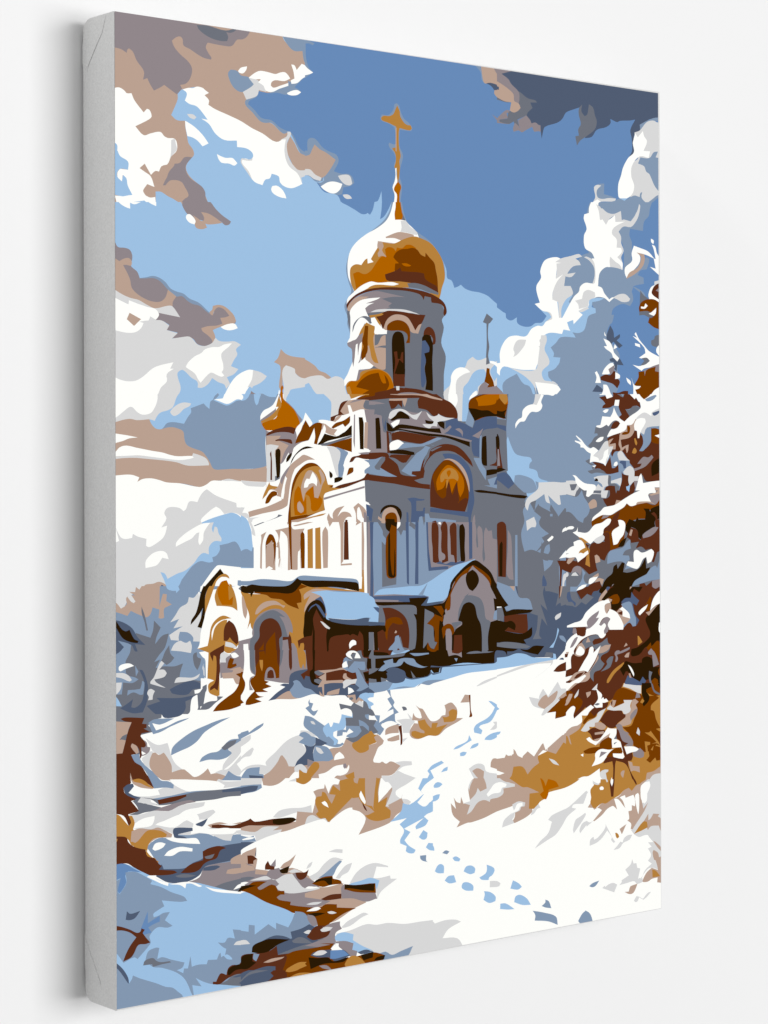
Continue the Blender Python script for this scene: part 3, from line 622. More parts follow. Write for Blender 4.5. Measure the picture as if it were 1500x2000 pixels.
K 750,530 800,550 850,560 885,490 910,580 945,560 950,610 860,620 820,590 760,575
W 735,560 780,560 770,572
L 760,645 870,632 870,700 830,740 815,720 790,680
X 762,665 780,655 790,680 760,682
L 880,680 970,660 975,700 880,720
N 870,645 890,650 890,700 960,700 950,740 900,780 870,720
K 830,745 880,715 930,720 935,780 975,700 978,600 1000,640 1060,680 1075,760 1050,790 930,870 870,885 830,820
L 985,615 1040,560 1070,580 1080,640 1130,650 1100,680 1060,670 1025,750 1020,700 1035,640
B 1010,715 1045,700 1035,755 1015,750
K 1045,700 1075,680 1085,750 1060,790 1020,790
N 1080,760 1110,690 1130,620 1160,680
W 740,980 760,940 830,890 930,850 1050,780 1100,700 1125,615 1150,670 1170,690 1300,670 1300,730 1230,735 1235,780 1190,800 1200,840 1150,850 1070,870 1010,850 940,900 890,950 800,960
T 930,865 935,828 970,830
T 1190,800 1240,770 1300,760 1300,830 1200,840
P 1185,795 1270,790 1300,850 1220,865 1100,850 1200,830
Q 740,1020 760,990 830,950 900,940 1010,855 1050,870 1180,850 1300,860 1300,960 1160,960 1030,980 1000,1180 880,1220 800,1100
P 820,970 850,945 890,945 860,965
N 740,1080 740,1035 820,1000 790,1040
W 590,1080 625,1065 630,1040 640,1080 700,1080 760,1030 860,975 890,980 880,1010 830,1060 840,1120 800,1165 740,1160 715,1175 680,1140 640,1115
L 760,1140 800,1110 835,1105 835,1140 800,1165
K 860,1020 910,950 950,930 940,985 1000,1000 1040,990 1080,1000 1080,1130 1000,1120 960,1180 940,1180 880,1220 850,1300 800,1270 770,1260 760,1300 780,1380 740,1410 640,1345 590,1370 560,1395 510,1370 500,1520 490,1520 490,1350 470,1300 600,1290 715,1190 760,1165 820,1160 870,1070
Q 870,1080 900,1080 910,1160 940,1180 1000,1180 960,1200 890,1220 880,1150
W 915,1175 900,1100 950,1030 945,985 985,985 1000,1020 990,1090 960,1160
W 485,1285 560,1200 605,1180 595,1155 650,1140 690,1160 715,1225 660,1290 630,1312 600,1275 540,1275
O 640,1115 690,1145 720,1190 725,1230 690,1180
O 640,1240 690,1200 720,1200 725,1350 700,1330 700,1270 705,1220
P 548,1310 565,1280 605,1275 590,1300 560,1328
P 765,1270 790,1255 810,1310 775,1320
X 1000,1100 1000,1040 1040,975 1090,990 1100,960 1160,980 1160,890 1200,920 1300,870 1300,1040 1200,1060 1120,1135 1100,1080 1050,1050 1020,1090 945,1190 960,1170
K 1210,925 1245,930 1255,980 1300,980 1300,1250 1230,1310 1100,1250 1080,1180 1020,1140 1030,1080 1090,1090 1130,1130 1230,1040 1240,960
P 1140,1110 1160,1070 1260,1040 1220,1090 1160,1120
P 1030,1090 1055,1060 1050,1105
N 1050,1180 1105,1155 1080,1200 1140,1190 1160,1240 1230,1240 1250,1280 1270,1250 1260,1350 1180,1330 1090,1370 1000,1330 970,1250 1030,1210
S 865,1290 900,1230 990,1190 1030,1150 1045,1200 980,1250 1050,1260 1050,1310 920,1325
N 790,1310 860,1290 870,1325 930,1325 900,1400 850,1450 800,1420 700,1420 660,1360 590,1350 530,1400 600,1420 560,1520 830,1520 780,1380
W 1010,1340 1070,1310 1075,1225 1110,1215 1140,1240 1220,1210 1230,1240 1205,1320 1165,1310 1160,1270 1130,1330 1090,1362
X 835,1520 850,1460 900,1410 930,1340 945,1330 950,1370 970,1330 995,1320 990,1385 1060,1380 1130,1340 1160,1280 1170,1350 1195,1360 1170,1400 1100,1440 1070,1520
K 1215,1300 1230,1260 1240,1300 1220,1315
P 555,1430 600,1390 650,1350 670,1370 640,1420 600,1430
L 510,1520 520,1410 555,1395 560,1420 530,1460 525,1520
L 580,1420 605,1392 640,1415
S 655,1400 680,1380 700,1420 680,1460 650,1480 640,1520 600,1520 660,1440
P 740,1420 795,1400 790,1430 840,1450 820,1500 780,1460
W 718,1480 740,1440 785,1420 770,1455 730,1485
W 640,1520 660,1500 700,1490 690,1520
K 740,1520 760,1490 820,1500 830,1520
S 1070,1500 1150,1440 1230,1350 1300,1330 1300,1470 1150,1480
K 1100,1520 1110,1485 1150,1470 1215,1460 1210,1520
P 1215,1465 1300,1440 1300,1520 1215,1520
T 220 1145 250
S -10,-10 1520,-10 1520,1520 -10,1520
B 620,-10 640,35 700,55 740,55 742,82 782,42 760,-10
L -10,-10 360,-10 312,42 262,80 200,120 100,290 -10,300
T -10,200 35,195 95,265 160,215 155,145 190,110 260,110 190,68 260,70 270,10 310,42 355,-10 550,-10 548,100 545,240 585,90 632,95 625,175 690,215 640,240 600,265 600,370 570,382 535,375 545,275 465,250 440,330 395,365 330,345 270,320 210,290 170,350 100,325 -10,290
L 170,125 205,90 265,180 245,200 210,180
N 335,240 375,350 412,520 392,522 370,420 338,320
N 270,550 440,605 470,520 482,405 560,485 510,600 495,680 580,580 655,555 610,720 540,810 485,890 555,860 500,960 600,940 720,940 822,905 790,1010 780,1080 1110,1120 1110,1520 -10,1520 -10,1270 100,1270 120,1130 230,1130 300,1090 160,1030 150,920 150,880 200,780 215,690
S 105,1270 120,1130 230,1135 298,1095 260,1070 150,1050 155,930 -10,900 -10,1270
S 260,930 300,1000 270,1060
D -10,400 60,405 150,440 230,500 290,600 380,690 260,680 290,765 260,765 215,690 60,640 130,715 70,780 -10,820
X -10,390 35,410 100,500 150,530 195,512 250,620 300,645 290,668 220,660 140,630 90,580
N 575,860 610,770 660,692 675,790 720,840 680,890 630,925 560,870
L 672,425 730,345 790,250 870,200 890,130 950,135 1000,80 1040,90 1030,500 1025,650 940,648 930,600 870,545 785,535 770,600 775,640 680,632 660,575 725,530 820,470 710,495 775,385
L 680,755 720,680 790,640 840,660 905,640 925,700 915,785 800,765
S 785,535 880,545 940,600 940,650 905,640 860,665 800,640 775,600
N 938,830 950,790 985,775 990,830 1035,850 1020,920 990,985 955,930
L 545,910 570,875 602,905 560,960 540,980 600,980 632,1020 600,1065 485,1095 510,1130 620,1192 560,1180 440,1145 440,1120 480,1070
L 720,1135 750,1075 830,1070 940,1070 1020,1025 1000,1070 940,1100 850,1120
W 70,985 75,940 130,912 200,908 248,935 150,970 90,1000
L -10,1025 110,1018 180,1045 222,1100 195,1118 100,1080 -10,1060
L -10,1135 105,1130 90,1210 30,1280 -10,1290
B -10,1290 40,1300 105,1410 -10,1405
D 310,980 350,990 400,1120 412,1200 400,1350 350,1480 230,1490 85,1435 180,1370 235,1325 215,1420 260,1425 330,1370 360,1280 370,1130
S 345,1110 370,1130 355,1270 320,1275 240,1245 168,1282 175,1220 250,1215 320,1205 335,1160
L 402,1260 420,1215 450,1205 492,1230 470,1280 465,1330 412,1338 422,1300
D 665,1210 760,1160 900,1110 1020,1135 1050,1200 940,1210 870,1272 700,1260
D 395,1405 555,1350 510,1310 780,1310 960,1280 1000,1290 850,1350 850,1440 780,1520 540,1520
W 1030,-10 1010,120 1000,70 1500,-10 1520,-10 1520,1520 840,1520 900,1480 910,1400 930,1310 990,1270 1000,1420 1060,1400 1100,1150 1030,1150 1075,1090 1050,960 1080,860 1050,830 1010,775 1100,760 990,735 1015,680 1035,500 1080,330 1170,50 1100,-10
S 1060,930 1085,860 1090,1080 1070,1060 1055,1000
L 1060,940 1072,960 1075,1060 1062,1040
X 1065,-10 1150,-10 1100,60 1080,140 1080,330 1040,495 990,480 1030,380 1055,255 1020,320 960,400 910,455 920,400 970,320 1000,220 1030,80
O 1145,-10 1195,-10 1150,120 1080,325 1080,150 1105,50
O 1235,-10 1210,50 1192,130 1215,232 1300,235 1400,250 1460,290 1450,180 1420,60 1385,-10
R 1250,-10 1225,60 1240,140 1280,220 1400,222 1412,120 1360,165 1350,-10
N 1470,30 1510,-10 1520,70
O 990,735 1110,700 1130,600 1150,480 1200,400 1290,345 1390,378 1310,390 1250,450 1300,640 1470,680 1440,720 1320,740 1400,780 1340,785 1290,750 1255,800 1250,1280 1215,1290 1120,1230 1120,780 1030,745
O 1160,640 1165,560 1200,470 1260,405 1340,395 1300,640 1200,720 1130,760 1110,700
W 1160,640 1158,540 1200,450 1270,400 1330,385 1250,425 1195,490 1170,580
O 1280,560 1380,590 1480,650 1475,690 1300,690
P 1260,890 1330,840 1375,810 1390,780 1500,690 1510,1000 1260,1080
K 1298,640 1300,520 1320,450 1360,400 1420,450 1460,550 1472,650 1450,685 1400,640 1370,600 1340,640
K 1140,780 1305,685 1300,770 1260,820 1255,1000 1240,1150 1228,1225 1190,1195 1140,1225 1140,1190 1190,1140 1210,1050 1210,830 1180,810 1172,885 1140,810
P 1480,640 1520,640 1520,960 1400,1000 1260,1080 1260,900 1300,895 1330,840 1370,800 1440,780
L 1320,650 1400,670 1462,730 1390,720 1315,705
O 1305,710 1390,725 1450,740 1385,775 1310,770
L 1260,800 1300,770 1375,810 1325,845 1325,895 1262,895
W 1380,795 1430,778 1478,820 1440,840 1405,840
Q 1375,838 1420,855 1402,915 1445,905 1450,935 1380,965 1340,960 1350,890
T 1275,1020 1400,1010 1410,985 1355,980 1450,955 1520,945 1520,1150 1450,1150 1410,1080 1290,1085
W 1120,1085 1185,1105 1120,1150 1120,1240 1030,1230 1030,1080
W 1260,1085 1410,1080 1440,1150 1480,1150 1450,1200 1250,1300
Q 1520,1010 1440,1030 1490,1070 1470,1160 1420,1240 1340,1300 1230,1390 1170,1470 1350,1450 1450,1420 1520,1390
N 990,1450 1000,1420 1000,1280 960,1260 1020,1230 1050,1200 1050,1180 1100,1150 1095,1230 1050,1270 1020,1320 1025,1440 1060,1385 1140,1350 1220,1340 1240,1300 1295,1295 1200,1370 1120,1440 1030,1450
N 1220,1290 1295,1295 1225,1345
W 955,1220 1050,1200 1010,1250 960,1262
W 1505,1300 1520,1300 1520,1315
T 470 1020 250
W -10,-10 1520,-10 1520,1520 -10,1520
B -10,-10 85,-10 120,100 130,200 140,300 140,540 -10,540
L 85,-10 115,-10 160,100 170,165 130,140 125,80
S -10,360 60,315 125,345 140,290 150,300 150,538 -10,530
N 150,42 270,-5 282,0 160,48
T 235,150 300,112 270,180 250,280 245,550 225,540 228,300 240,200
Q 290,545 288,260 305,190 330,145 350,140 380,160 410,240 412,290 400,550 375,550 372,400 380,240 300,270
T 300,280 340,240 362,212 380,270 388,400 375,540 330,515 290,548
T 345,555 370,550 402,400 405,565
T 400,95 470,80 560,60 580,560 550,565 545,190 500,120 465,100 455,180 440,260 415,265 440,210 430,140
T 412,290 450,230 460,400 440,440 438,300
T 440,500 460,390 470,500 472,550 462,440 447,540
T 540,-10 560,-10 590,555 665,555 670,350 690,330 710,540 700,540 690,200 730,110 745,75 620,85 590,40 600,-10 545,30
Q 555,-10 590,-10 600,555 582,555
T 610,40 830,-10 850,0 640,48
T 600,90 745,75 700,130 695,300 690,330 665,350 660,560 600,560
Q 698,145 722,108 745,145 747,540 710,542 700,400
O 780,90 842,70 845,540 782,540 
O 870,72 930,58 942,548 872,548
T 955,120 990,52 1020,110 1018,535 965,540
T 1015,-10 1080,-10 1040,55
T 1345,40 1360,0 1410,-10 1415,0
T 1145,-10 1205,-10 1200,450 1175,490 1300,480 1300,502 1170,510 1168,120
K 1210,-10 1255,-10 1265,440 1205,442 
T 1415,-10 1435,-10 1445,200 1440,640 1415,640 1415,200
O 1425,560 1440,560 1448,825 1390,820 1380,780 1415,780
P 1475,-10 1520,-10 1520,850 1480,830 1475,500
N 1470,-10 1485,-10 1480,400 1475,300
S -10,690 100,690 230,668 400,675 590,690 690,630 850,632 1200,655 1350,670 1380,710 1380,770 1000,800 500,780 100,745 -10,740
O -10,800 110,840 300,840 500,830 700,720 850,765 1000,760 1390,810 1390,830 1000,1200 830,1520 480,1520 130,1250 110,1180 75,1255 100,1110 60,980
Q 120,830 300,800 600,820 700,725 780,755 680,790 705,850 710,940 655,950 680,1020 600,990 540,960 480,910 350,890 300,855
X -10,765 20,745 60,750 110,735 130,730 240,745 500,752 580,730 660,655 700,680 1000,685 1350,705 1380,735 1385,810 1300,795 1180,770 1050,760 860,765 790,755 710,720 600,830 400,825 150,820 118,880 110,835 40,830 -10,800
T 10,870 30,870 70,1010 75,1060 55,1135 30,1090 12,960
T 165,1080 190,1010 270,940 380,920 440,940 480,970 520,980 500,1005 450,975 360,975 260,1020 190,1080
P 130,1300 150,1200 200,1100 290,1040 390,1015 480,1030 540,1080 580,1150 605,1230 605,1300 570,1280 560,1330 580,1520 90,1520 -10,1520 -10,1395 110,1360 135,1340
N 100,1520 110,1380 150,1330 155,1200 200,1130 300,1050 400,1035 520,1115 490,1110 450,1100 500,1180 540,1310 550,1345 490,1380 490,1420 480,1520
L -10,1395 90,1365 70,1400 -10,1420
P -10,1390 110,1360 100,1520 -10,1520
W 30,1430 85,1425 90,1520 30,1520
K 160,1440 200,1380 218,1340 220,1240 260,1160 340,1125 410,1150 460,1220 480,1330 450,1370 460,1520 160,1520
Q 190,1520 260,1430 270,1400 265,1520
Q 290,1520 300,1420 400,1285 415,1520
K 490,1345 555,1345 570,1310 590,1360 600,1520 565,1520 550,1375 490,1385
P 490,1420 550,1420 570,1520 480,1520
P 590,1420 620,1420 660,1500 650,1520 600,1520
T 740,1060 750,990 810,860 740,910 740,850 830,790 900,780 1000,790 1100,800 1000,860 900,900 820,950
B 820,820 1000,800 1080,812 1400,820 1520,840 1520,1125 1300,1140 1100,1130 1030,1125 1050,1165 975,1135 1005,1080 950,880 900,850
d 870,905 935,870 980,960 1000,1060 990,1080 950,1050
S 1000,800 1080,800 1420,818 1200,820
X 735,1340 740,1180 750,1060 800,960 880,910 940,930 985,1000 990,1090 1010,1140 1200,1180 1520,1200 1520,1520 830,1520
d 785,1055 820,990 880,955 920,980 985,1080 1000,1090 975,1120 880,970 830,1000
D 1020,1125 1200,1140 1350,1140 1450,1120 1520,1120 1520,1210 1300,1205 1060,1165
S 1485,1165 1520,1155 1520,1170
K 665,1390 735,1350 830,1330 850,1210 845,1130 885,1020 920,1090 960,1150 1010,1220 1000,1340 1010,1520 730,1520 735,1415 700,1420 680,1485
X 840,1340 850,1205 865,1290 862,1520 838,1520
K 1030,1520 1030,1430 1060,1350 1200,1320 1260,1315 1280,1330 1310,1310 1370,1335 1390,1275 1430,1330 1440,1520
O 660,1520 680,1480 720,1415 740,1430 735,1520
L 928,1160 960,1170 1045,1240 1035,1255 990,1235
W 1275,1485 1268,1430 1290,1390 1320,1380 1350,1400 1350,1435 1310,1450
W 1500,1495 1520,1490 1520,1510 1485,1505
T 720 1020 250
P -10,-10 1520,-10 1520,1520 -10,1520
d 10,-10 60,-10 55,600 50,890 15,880 20,400
S 60,-10 700,-10 700,560 930,555 800,700 400,800 60,860 45,400 50,40
N 95,-10 450,-10 440,100 400,95 375,160 345,100 330,95 325,600 320,730 155,760 155,600 150,225 190,270 200,200 165,150 160,100
d 430,-10 465,-10 470,735 445,710
d 545,-10 580,-10 580,725 540,725 540,400
N 480,-10 545,30 540,90 470,40
S 470,60 490,50 540,105 540,730 475,735
S 580,-10 690,-10 690,560 690,680 580,720
N 635,-10 645,45 655,-10
P 690,-10 745,-10 745,440 780,470 1000,500 1120,460 1130,450 1400,480 1200,480 1060,490 900,520 730,530 700,300
d 670,-10 690,-10 700,300 730,530 900,515 935,520 925,550 700,572 685,400
d 790,485 830,455 900,490 960,465 1030,470 1080,455 1130,465 1050,490 980,510 890,500
T 130,-10 195,-10 190,15 150,10
W 330,-10 370,-10 365,40 330,80 
Q 195,-10 335,-10 325,110 325,600 318,640 280,660 230,655 205,610 200,200 240,115 200,70
X 190,-10 330,-10 325,60 265,30 240,115 200,75
X 225,180 245,110 255,400 260,500 280,620 295,600 300,300 310,400 308,630 290,650 240,640 225,600
Q 250,100 265,25 285,120 295,260 290,400 293,600 285,630 270,600 250,400
K 735,40 745,5 790,0 815,60 815,400 825,465 780,478 750,465 745,300 735,200
K 840,60 870,-5 900,0 920,50 922,300 930,455 860,480 855,450 890,430 890,380 850,345 850,120
K 948,50 990,5 1020,20 1028,100 1030,300 1032,470 1010,480 995,390 960,380 955,200
N 1030,20 1060,30 1070,440 1035,460
X 1062,45 1100,20 1125,80 1122,300 1128,450 1110,462 1075,455 1065,280
d 1170,-10 1210,-10 1212,425 1175,435
N 1240,-10 1520,-10 1520,210 1450,190 1440,95 1400,105 1370,60 1350,120 1350,300 1362,420 1345,470 1330,400 1335,250 1325,80 1290,40 1270,80 1280,290 1265,300 1255,200 1260,100
W 815,0 840,0 845,30 815,20
d 45,870 300,860 500,860 620,850 700,880 700,950 480,940 350,930 70,905
B -10,850 60,895 80,960 130,1010 185,1170 180,1195 -10,1170
d 50,995 130,1010 190,1180 150,1100 80,1030
P 70,905 350,915 340,930 150,930 75,925
B 60,855 130,790 300,770 480,750 600,745 700,700 850,600 1000,510 1130,470 1250,430 1230,450 1100,560 1000,680 950,780 920,870 870,920 800,940 675,960 700,890 700,870 640,860 500,855 300,845
S 580,850 690,710 635,850 700,875 620,855 540,855
X 470,890 690,880 620,970 830,955 885,935 940,830 960,720 1050,590 1170,480 1245,445 1330,495 1430,590 1480,700 1520,760 1520,920 1470,890 1400,750 1220,530 1000,700 950,880 900,1000 885,1070 870,1170 860,1300 880,1520 530,1520 550,1170 520,1075 560,1080 555,1000 520,975 110,975 70,935 480,935
D 610,975 690,890 680,950 860,925 880,935 830,955 680,980
N 120,980 500,970 550,1000 560,1080 525,1075 555,1160 540,1480 470,1520 470,1480 400,1520 90,1520
K 160,1005 260,1005 360,1050 430,1120 465,1220 475,1350 465,1480 400,1465 370,1340 250,1470 240,1520 120,1520 95,1400 90,1280 190,1230 190,1120
Q 190,1180 230,1130 310,1112 370,1130 400,1195 350,1200 280,1180 230,1250 215,1390 195,1340
S 235,1480 300,1400 310,1340 350,1325 390,1460 430,1510 230,1520
K 325,1510 340,1475 360,1490 350,1520
T 298,1300 315,1265 330,1285 320,1300
X -10,1205 190,1210 200,1270 190,1290 160,1260 100,1290 110,1520 65,1520 55,1290 -10,1290
N 5,1290 45,1290 55,1310 55,1520 -10,1520
D -10,1165 185,1175 185,1205 -10,1215
S -10,1120 20,1120 5,1145 -10,1150
N 655,1015 760,1065 760,1110 690,1180 750,1220 760,1330 770,1400 800,1410 770,1490 720,1470 690,1410 640,1480 635,1470
Q 680,1190 760,1100 770,1075 860,1115 870,1120 870,1160 835,1170 820,1350 820,1520 720,1520 680,1480 690,1405 730,1480 760,1490 800,1410 765,1390 770,1280 745,1220
Q 755,985 850,980 885,1060 870,1120 830,1090
X 830,1150 865,1180 880,1250 900,1330 910,1520 815,1520 820,1250
Q 890,1000 920,900 985,750 1050,610 1150,520 1215,500 1330,570 1420,650 1425,750 1300,1000 1000,1050 920,1060
X 860,1100 885,1030 900,1080
P 885,1240 885,1150 905,1010 915,1040 950,1020 960,890 960,850 1010,740 1080,640 1140,600 1150,600 1180,560 1215,510 1290,580 1400,670 1425,760 1480,870 1520,1010 1520,1140 1450,1150 1420,1170 1360,1140 1150,1300 1000,1300 960,1200
Q 1210,505 1300,545 1420,645 1425,740 1395,680 1310,590 1250,545
X 1135,680 1150,600 1215,555 1265,600 1290,680 1265,750 1215,808 1170,780
N 1040,1150 1055,1020 1110,900 1150,860 1230,862 1310,900 1350,1000 1370,1130 1420,1160 1420,1200 1395,1520 1320,1520 1310,1200 1270,1130 1240,1050 1180,1000
N 1110,880 1175,830 1150,870
X 1045,1155 1100,980 1140,945 1190,940 1240,980 1270,1110 1310,1200 1325,1350 1325,1520 970,1520 970,1330 1010,1260 1090,1200 1090,1170
N 965,1180 1080,1160 1085,1190 1030,1230 1000,1290 985,1220
K 1000,1325 1090,1320 1098,1520 990,1520
Q 858,1240 910,1195 960,1195 995,1240 1000,1290 970,1330 945,1260 910,1250 900,1300 870,1370 860,1300
P 900,1280 920,1250 950,1250 970,1300 970,1520 908,1520
X 1400,1520 1395,1340 1425,1170 1520,1140 1520,1520
S 1455,1140 1475,1040 1520,1010 1520,1145
X 1460,890 1520,910 1520,1020 1475,1040
X 880,1000 920,880 960,740 1040,640 1150,540 1245,490 1240,448 1170,480 1050,590 960,710 940,830 890,930 850,960 870,1020
X 1245,448 1330,495 1430,590 1480,720 1520,780 1520,910 1460,830 1440,750 1420,650 1330,565 1240,495
X 710,1010 770,1000 865,1115 760,1070
X 480,1520 540,1480 660,1480 700,1520
T 470 1270 250
W -10,-10 1520,-10 1520,1520 -10,1520
Q 165,-10 480,-10 450,330 275,355 330,370 290,395 360,425 255,460 320,490 175,495 210,535 270,545 170,570 245,603 150,630 55,655 60,600 110,530 160,480 115,400 115,340 165,300 165,230
Q -10,255 30,255 20,310 50,380 40,460 -10,550
Q -10,565 35,615 -10,635
P -10,-10 35,-10 40,120 30,250 -10,250
T -10,210 35,225 28,255 -10,255
P 98,-10 165,-10 165,100 170,290 120,335 110,400 145,470 100,470 105,330 165,295 120,260 105,200
N 105,-10 160,-10 165,290 120,230 105,150
K 165,-10 290,-10 285,60 275,10 210,20 215,100 170,200
K 420,-10 470,-10 450,200 430,150
O 218,115 258,115 258,190 248,250 225,190
P 275,350 290,250 320,205 355,200 390,240 410,330 395,350
K 308,325 315,260 345,230 375,240 390,325 350,330
P 480,-10 760,-10 780,230 590,290 560,390 450,380 275,350 450,325 455,150
N 460,-10 500,-10 480,130 455,200
K 560,-10 595,-10 600,200 585,240 565,190
O 655,-10 720,-10 760,60 755,225 730,160 710,215 690,200
D 590,275 760,225 860,230 1100,300 1480,380 1520,430 1520,600 1000,530 400,580 320,595 420,500 520,430 455,410 500,392 560,395
K 755,-10 1520,-10 1520,390 1200,400 760,300 740,350 700,285 780,235
T 400,578 500,505 580,480 700,560 600,575
S 570,470 620,400 610,365 650,350 690,370 740,435 820,460 900,520 1000,540 700,560 620,550
X 838,-10 870,-10 865,230 880,330 950,330 950,410 870,410 820,370 808,250 840,220
N 865,250 920,235 980,265 920,300 865,270
T 905,240 1100,225 1190,205 1270,240 1000,265 998,355 1190,350 1220,390 1160,450 1150,510 1050,520 990,490 970,560 930,540 920,480 960,530 950,430 900,435 950,350 910,320 985,275
N 860,345 900,335 950,355 920,400 860,370
K 998,265 1200,228 1260,260 1350,265 1330,350 1200,348 998,358
D 975,400 1060,385 1200,385 1195,440 1020,490 1000,520 975,530
T 1020,495 1150,470 1150,515 1000,530
X 1000,-10 1030,-10 1020,25
T 1195,320 1205,275 1235,270 1245,310 1300,340 1220,345
L 1190,380 1230,345 1300,345 1360,335 1355,390 1290,400 1210,450 1195,440 1200,400
X 1430,-10 1520,-10 1520,80 1440,80
X 1450,100 1520,95 1520,230 1480,210
X 1430,260 1520,260 1520,340 1470,370
N 1370,10 1410,5 1430,80 1480,95 1475,210 1500,240 1430,260 1460,360 1400,300 1370,200 1200,100
S 1230,80 1270,110 1330,130 1450,135 1460,200 1450,235 1400,230 1370,205 1440,340 1500,430 1400,480 1350,480 1390,440 1340,400 1360,330 1345,260 1300,265 1200,215 1200,120
N 1250,120 1330,130 1270,200 1255,220
W 1230,45 1260,15 1300,5 1350,15 1390,60 1403,95 1330,95 1350,35 1310,30 1285,60 1310,110 1240,70
W 1190,205 1190,160 1235,125 1255,190 1220,205
D 1140,510 1190,460 1260,440 1320,480 1400,490 1500,430 1520,430 1520,490 1420,520 1350,590 1300,520
W 1255,435 1300,450 1328,485 1258,518
B 1380,550 1400,520 1460,498 1520,510 1520,680 1480,660 1440,590
W 1485,565 1520,560 1520,590 1490,585
T 1240,530 1340,520 1350,590 1380,550 1440,590 1380,620 1340,620 1300,600
N 1270,560 1300,550 1320,565 1300,585 1270,578
L 1350,625 1390,590 1430,610 1430,665 1390,655
W 320,595 430,575 600,575 700,560 790,530 850,515 900,520 960,545 1050,535 1220,530 1250,560 1300,625 1290,650 1150,630 1170,700 1150,860 1000,870 750,770 730,880 850,960 600,1100 300,1400 -10,1400 -10,640 170,640
S 808,575 790,610 800,650 755,680 840,765 865,765 905,700 850,715 825,690 848,625 805,612
S 750,768 820,780 900,830 980,885 1030,850 1100,1000 1210,1100 1150,1135 1060,1130 960,1090 890,1010 790,940 735,880
L 815,832 850,835 875,870 850,870 825,855
N 1150,625 1220,640 1290,655 1325,610 1350,630 1430,670 1435,590 1470,610 1500,680 1520,680 1520,960 1450,1000 1340,1085 1240,1050 1230,1030 1300,1020 1230,880 1225,790 1310,790 1290,700 1170,700
S 1380,815 1440,840 1500,900 1500,950 1430,890 1390,890
S 1455,755 1500,750 1520,800 1480,810 1455,780
S 1230,885 1390,890 1415,950 1350,1015 1270,1025 1230,1010
W 1165,700 1230,680 1285,700 1305,740 1300,775 1180,750
B 1180,750 1300,780 1310,735 1310,790 1225,790 1230,880 1200,930 1140,950 1140,1000 1120,1050 1140,1060 1110,1110 1085,1110 1090,1070 1030,1010 1005,1020 960,925 1000,870 1030,850 1050,895 1080,845 1150,860 1175,790
W 1030,850 1048,900 1065,895 1085,845 1060,840
S 1120,950 1200,930 1240,940 1190,1010 1125,1010
W 1085,960 1130,940 1125,1010 1190,1000 1195,960 1240,965 1270,918 1320,958 1240,1000 1200,1070 1160,1100 1130,1095 1138,1055 1085,1010
S -10,970 85,940 95,965 180,900 265,853 260,880 200,930 100,985 -10,1045
L -10,1045 115,990 110,1050 -10,1140
L -10,1270 70,1190 135,1140 152,1160 110,1240 50,1250 -10,1290
L 700,940 800,950 890,1010 800,1010 750,970 690,990
L 290,1310 400,1200 540,1060 680,995 760,1000 720,1100 760,1150 765,1190 700,1290 640,1360 570,1360 480,1300 380,1400 300,1450 215,1450 220,1410 60,1400 -10,1450 -10,1430 80,1360 200,1340 300,1355
T 485,1230 530,1290 560,1360 640,1360 780,1270 1060,1150 1180,1130 1230,1040 1340,1085 1520,1000 1520,1520 270,1520 260,1470 340,1420 430,1310 465,1240
P 780,1270 840,1290 860,1330 780,1370
O 1305,1130 1310,1090 1370,1060 1440,1000 1520,960 1520,1120 1480,1180 1400,1205 1350,1180
W 555,1510 640,1420 720,1420 660,1520
S 680,1000 700,970 750,958 800,985 830,1010 870,1020 880,1060 860,1110 820,1130 740,1105 675,1080 735,1030
D 740,1105 820,1130 870,1100 875,1020 1015,1090 930,1125 870,1120 845,1200 860,1305 780,1275 780,1345 630,1370 660,1300 740,1220 765,1170
S 870,1120 1000,1130 1060,1200 1085,1270 1030,1300 960,1300 860,1305 845,1220
L 875,1135 930,1150 970,1205 935,1215 890,1180
O 680,1520 680,1400 760,1440 800,1380 860,1310 910,1320 920,1370 860,1450 790,1520
L 630,1370 690,1335 730,1345 775,1400 770,1440 730,1430 690,1395 670,1430 630,1425
W 1090,1290 1105,1230 1155,1190 1200,1230 1215,1265 1140,1280
W 910,1455 1000,1430 1100,1360 1200,1340 1240,1390 1265,1340 1270,1380 1240,1440 1170,1470 1120,1470 1080,1510 920,1520
P 1200,1335 1225,1325 1245,1360 1220,1392 1200,1370
O 1220,1470 1325,1425 1335,1520 1270,1520
S 20,1460 80,1390 222,1370 215,1450 265,1455 270,1520 -10,1520
D 95,1465 255,1475 265,1520 105,1520
T 720 1270 250
W -10,-10 1520,-10 1520,1520 -10,1520
B 210,470 280,385 400,350 700,200 1500,80 1520,80 1520,225 1350,245 1150,270 950,330 760,380 600,395 540,430 260,465
S 260,455 400,425 560,430 640,370 720,350 900,345 760,385 700,410 600,395 560,430 400,445
S -10,370 70,380 200,360 280,385 220,465 70,500 -10,520
X -10,-10 1520,-10 1520,60 1470,150 1100,150 830,210 820,260 760,270 730,230 690,300 500,330 350,330 100,370 -10,380
D 850,190 1000,175 1470,150 1480,20 1520,-10 1520,90 1480,150 1400,160 1000,190 860,200 845,265 750,290 735,275 690,310 600,330 500,345 430,330 400,370 280,385 150,320 220,260 200,240 260,200 340,210 420,250 440,310 500,330 690,300 720,235 750,270 830,260 835,200 720,200 730,180
X 340,210 415,125 450,170 560,200 700,195 720,235 700,290 545,318 500,240 515,325 450,315 420,250
N 490,240 550,320 515,328
S 170,130 280,100 285,150 320,150 350,110 410,92 500,95 530,105 560,150 640,190 690,190 620,208 530,190 450,160 410,128 370,180 240,205 170,245 110,240 160,180 190,165
S 250,60 300,-10 480,-10 430,30 350,60
S 475,35 600,35 700,30 705,45 540,68
B 260,60 270,20 330,40 470,-10 480,5 400,40
K 55,-10 260,-10 265,30 240,60 210,30 55,20
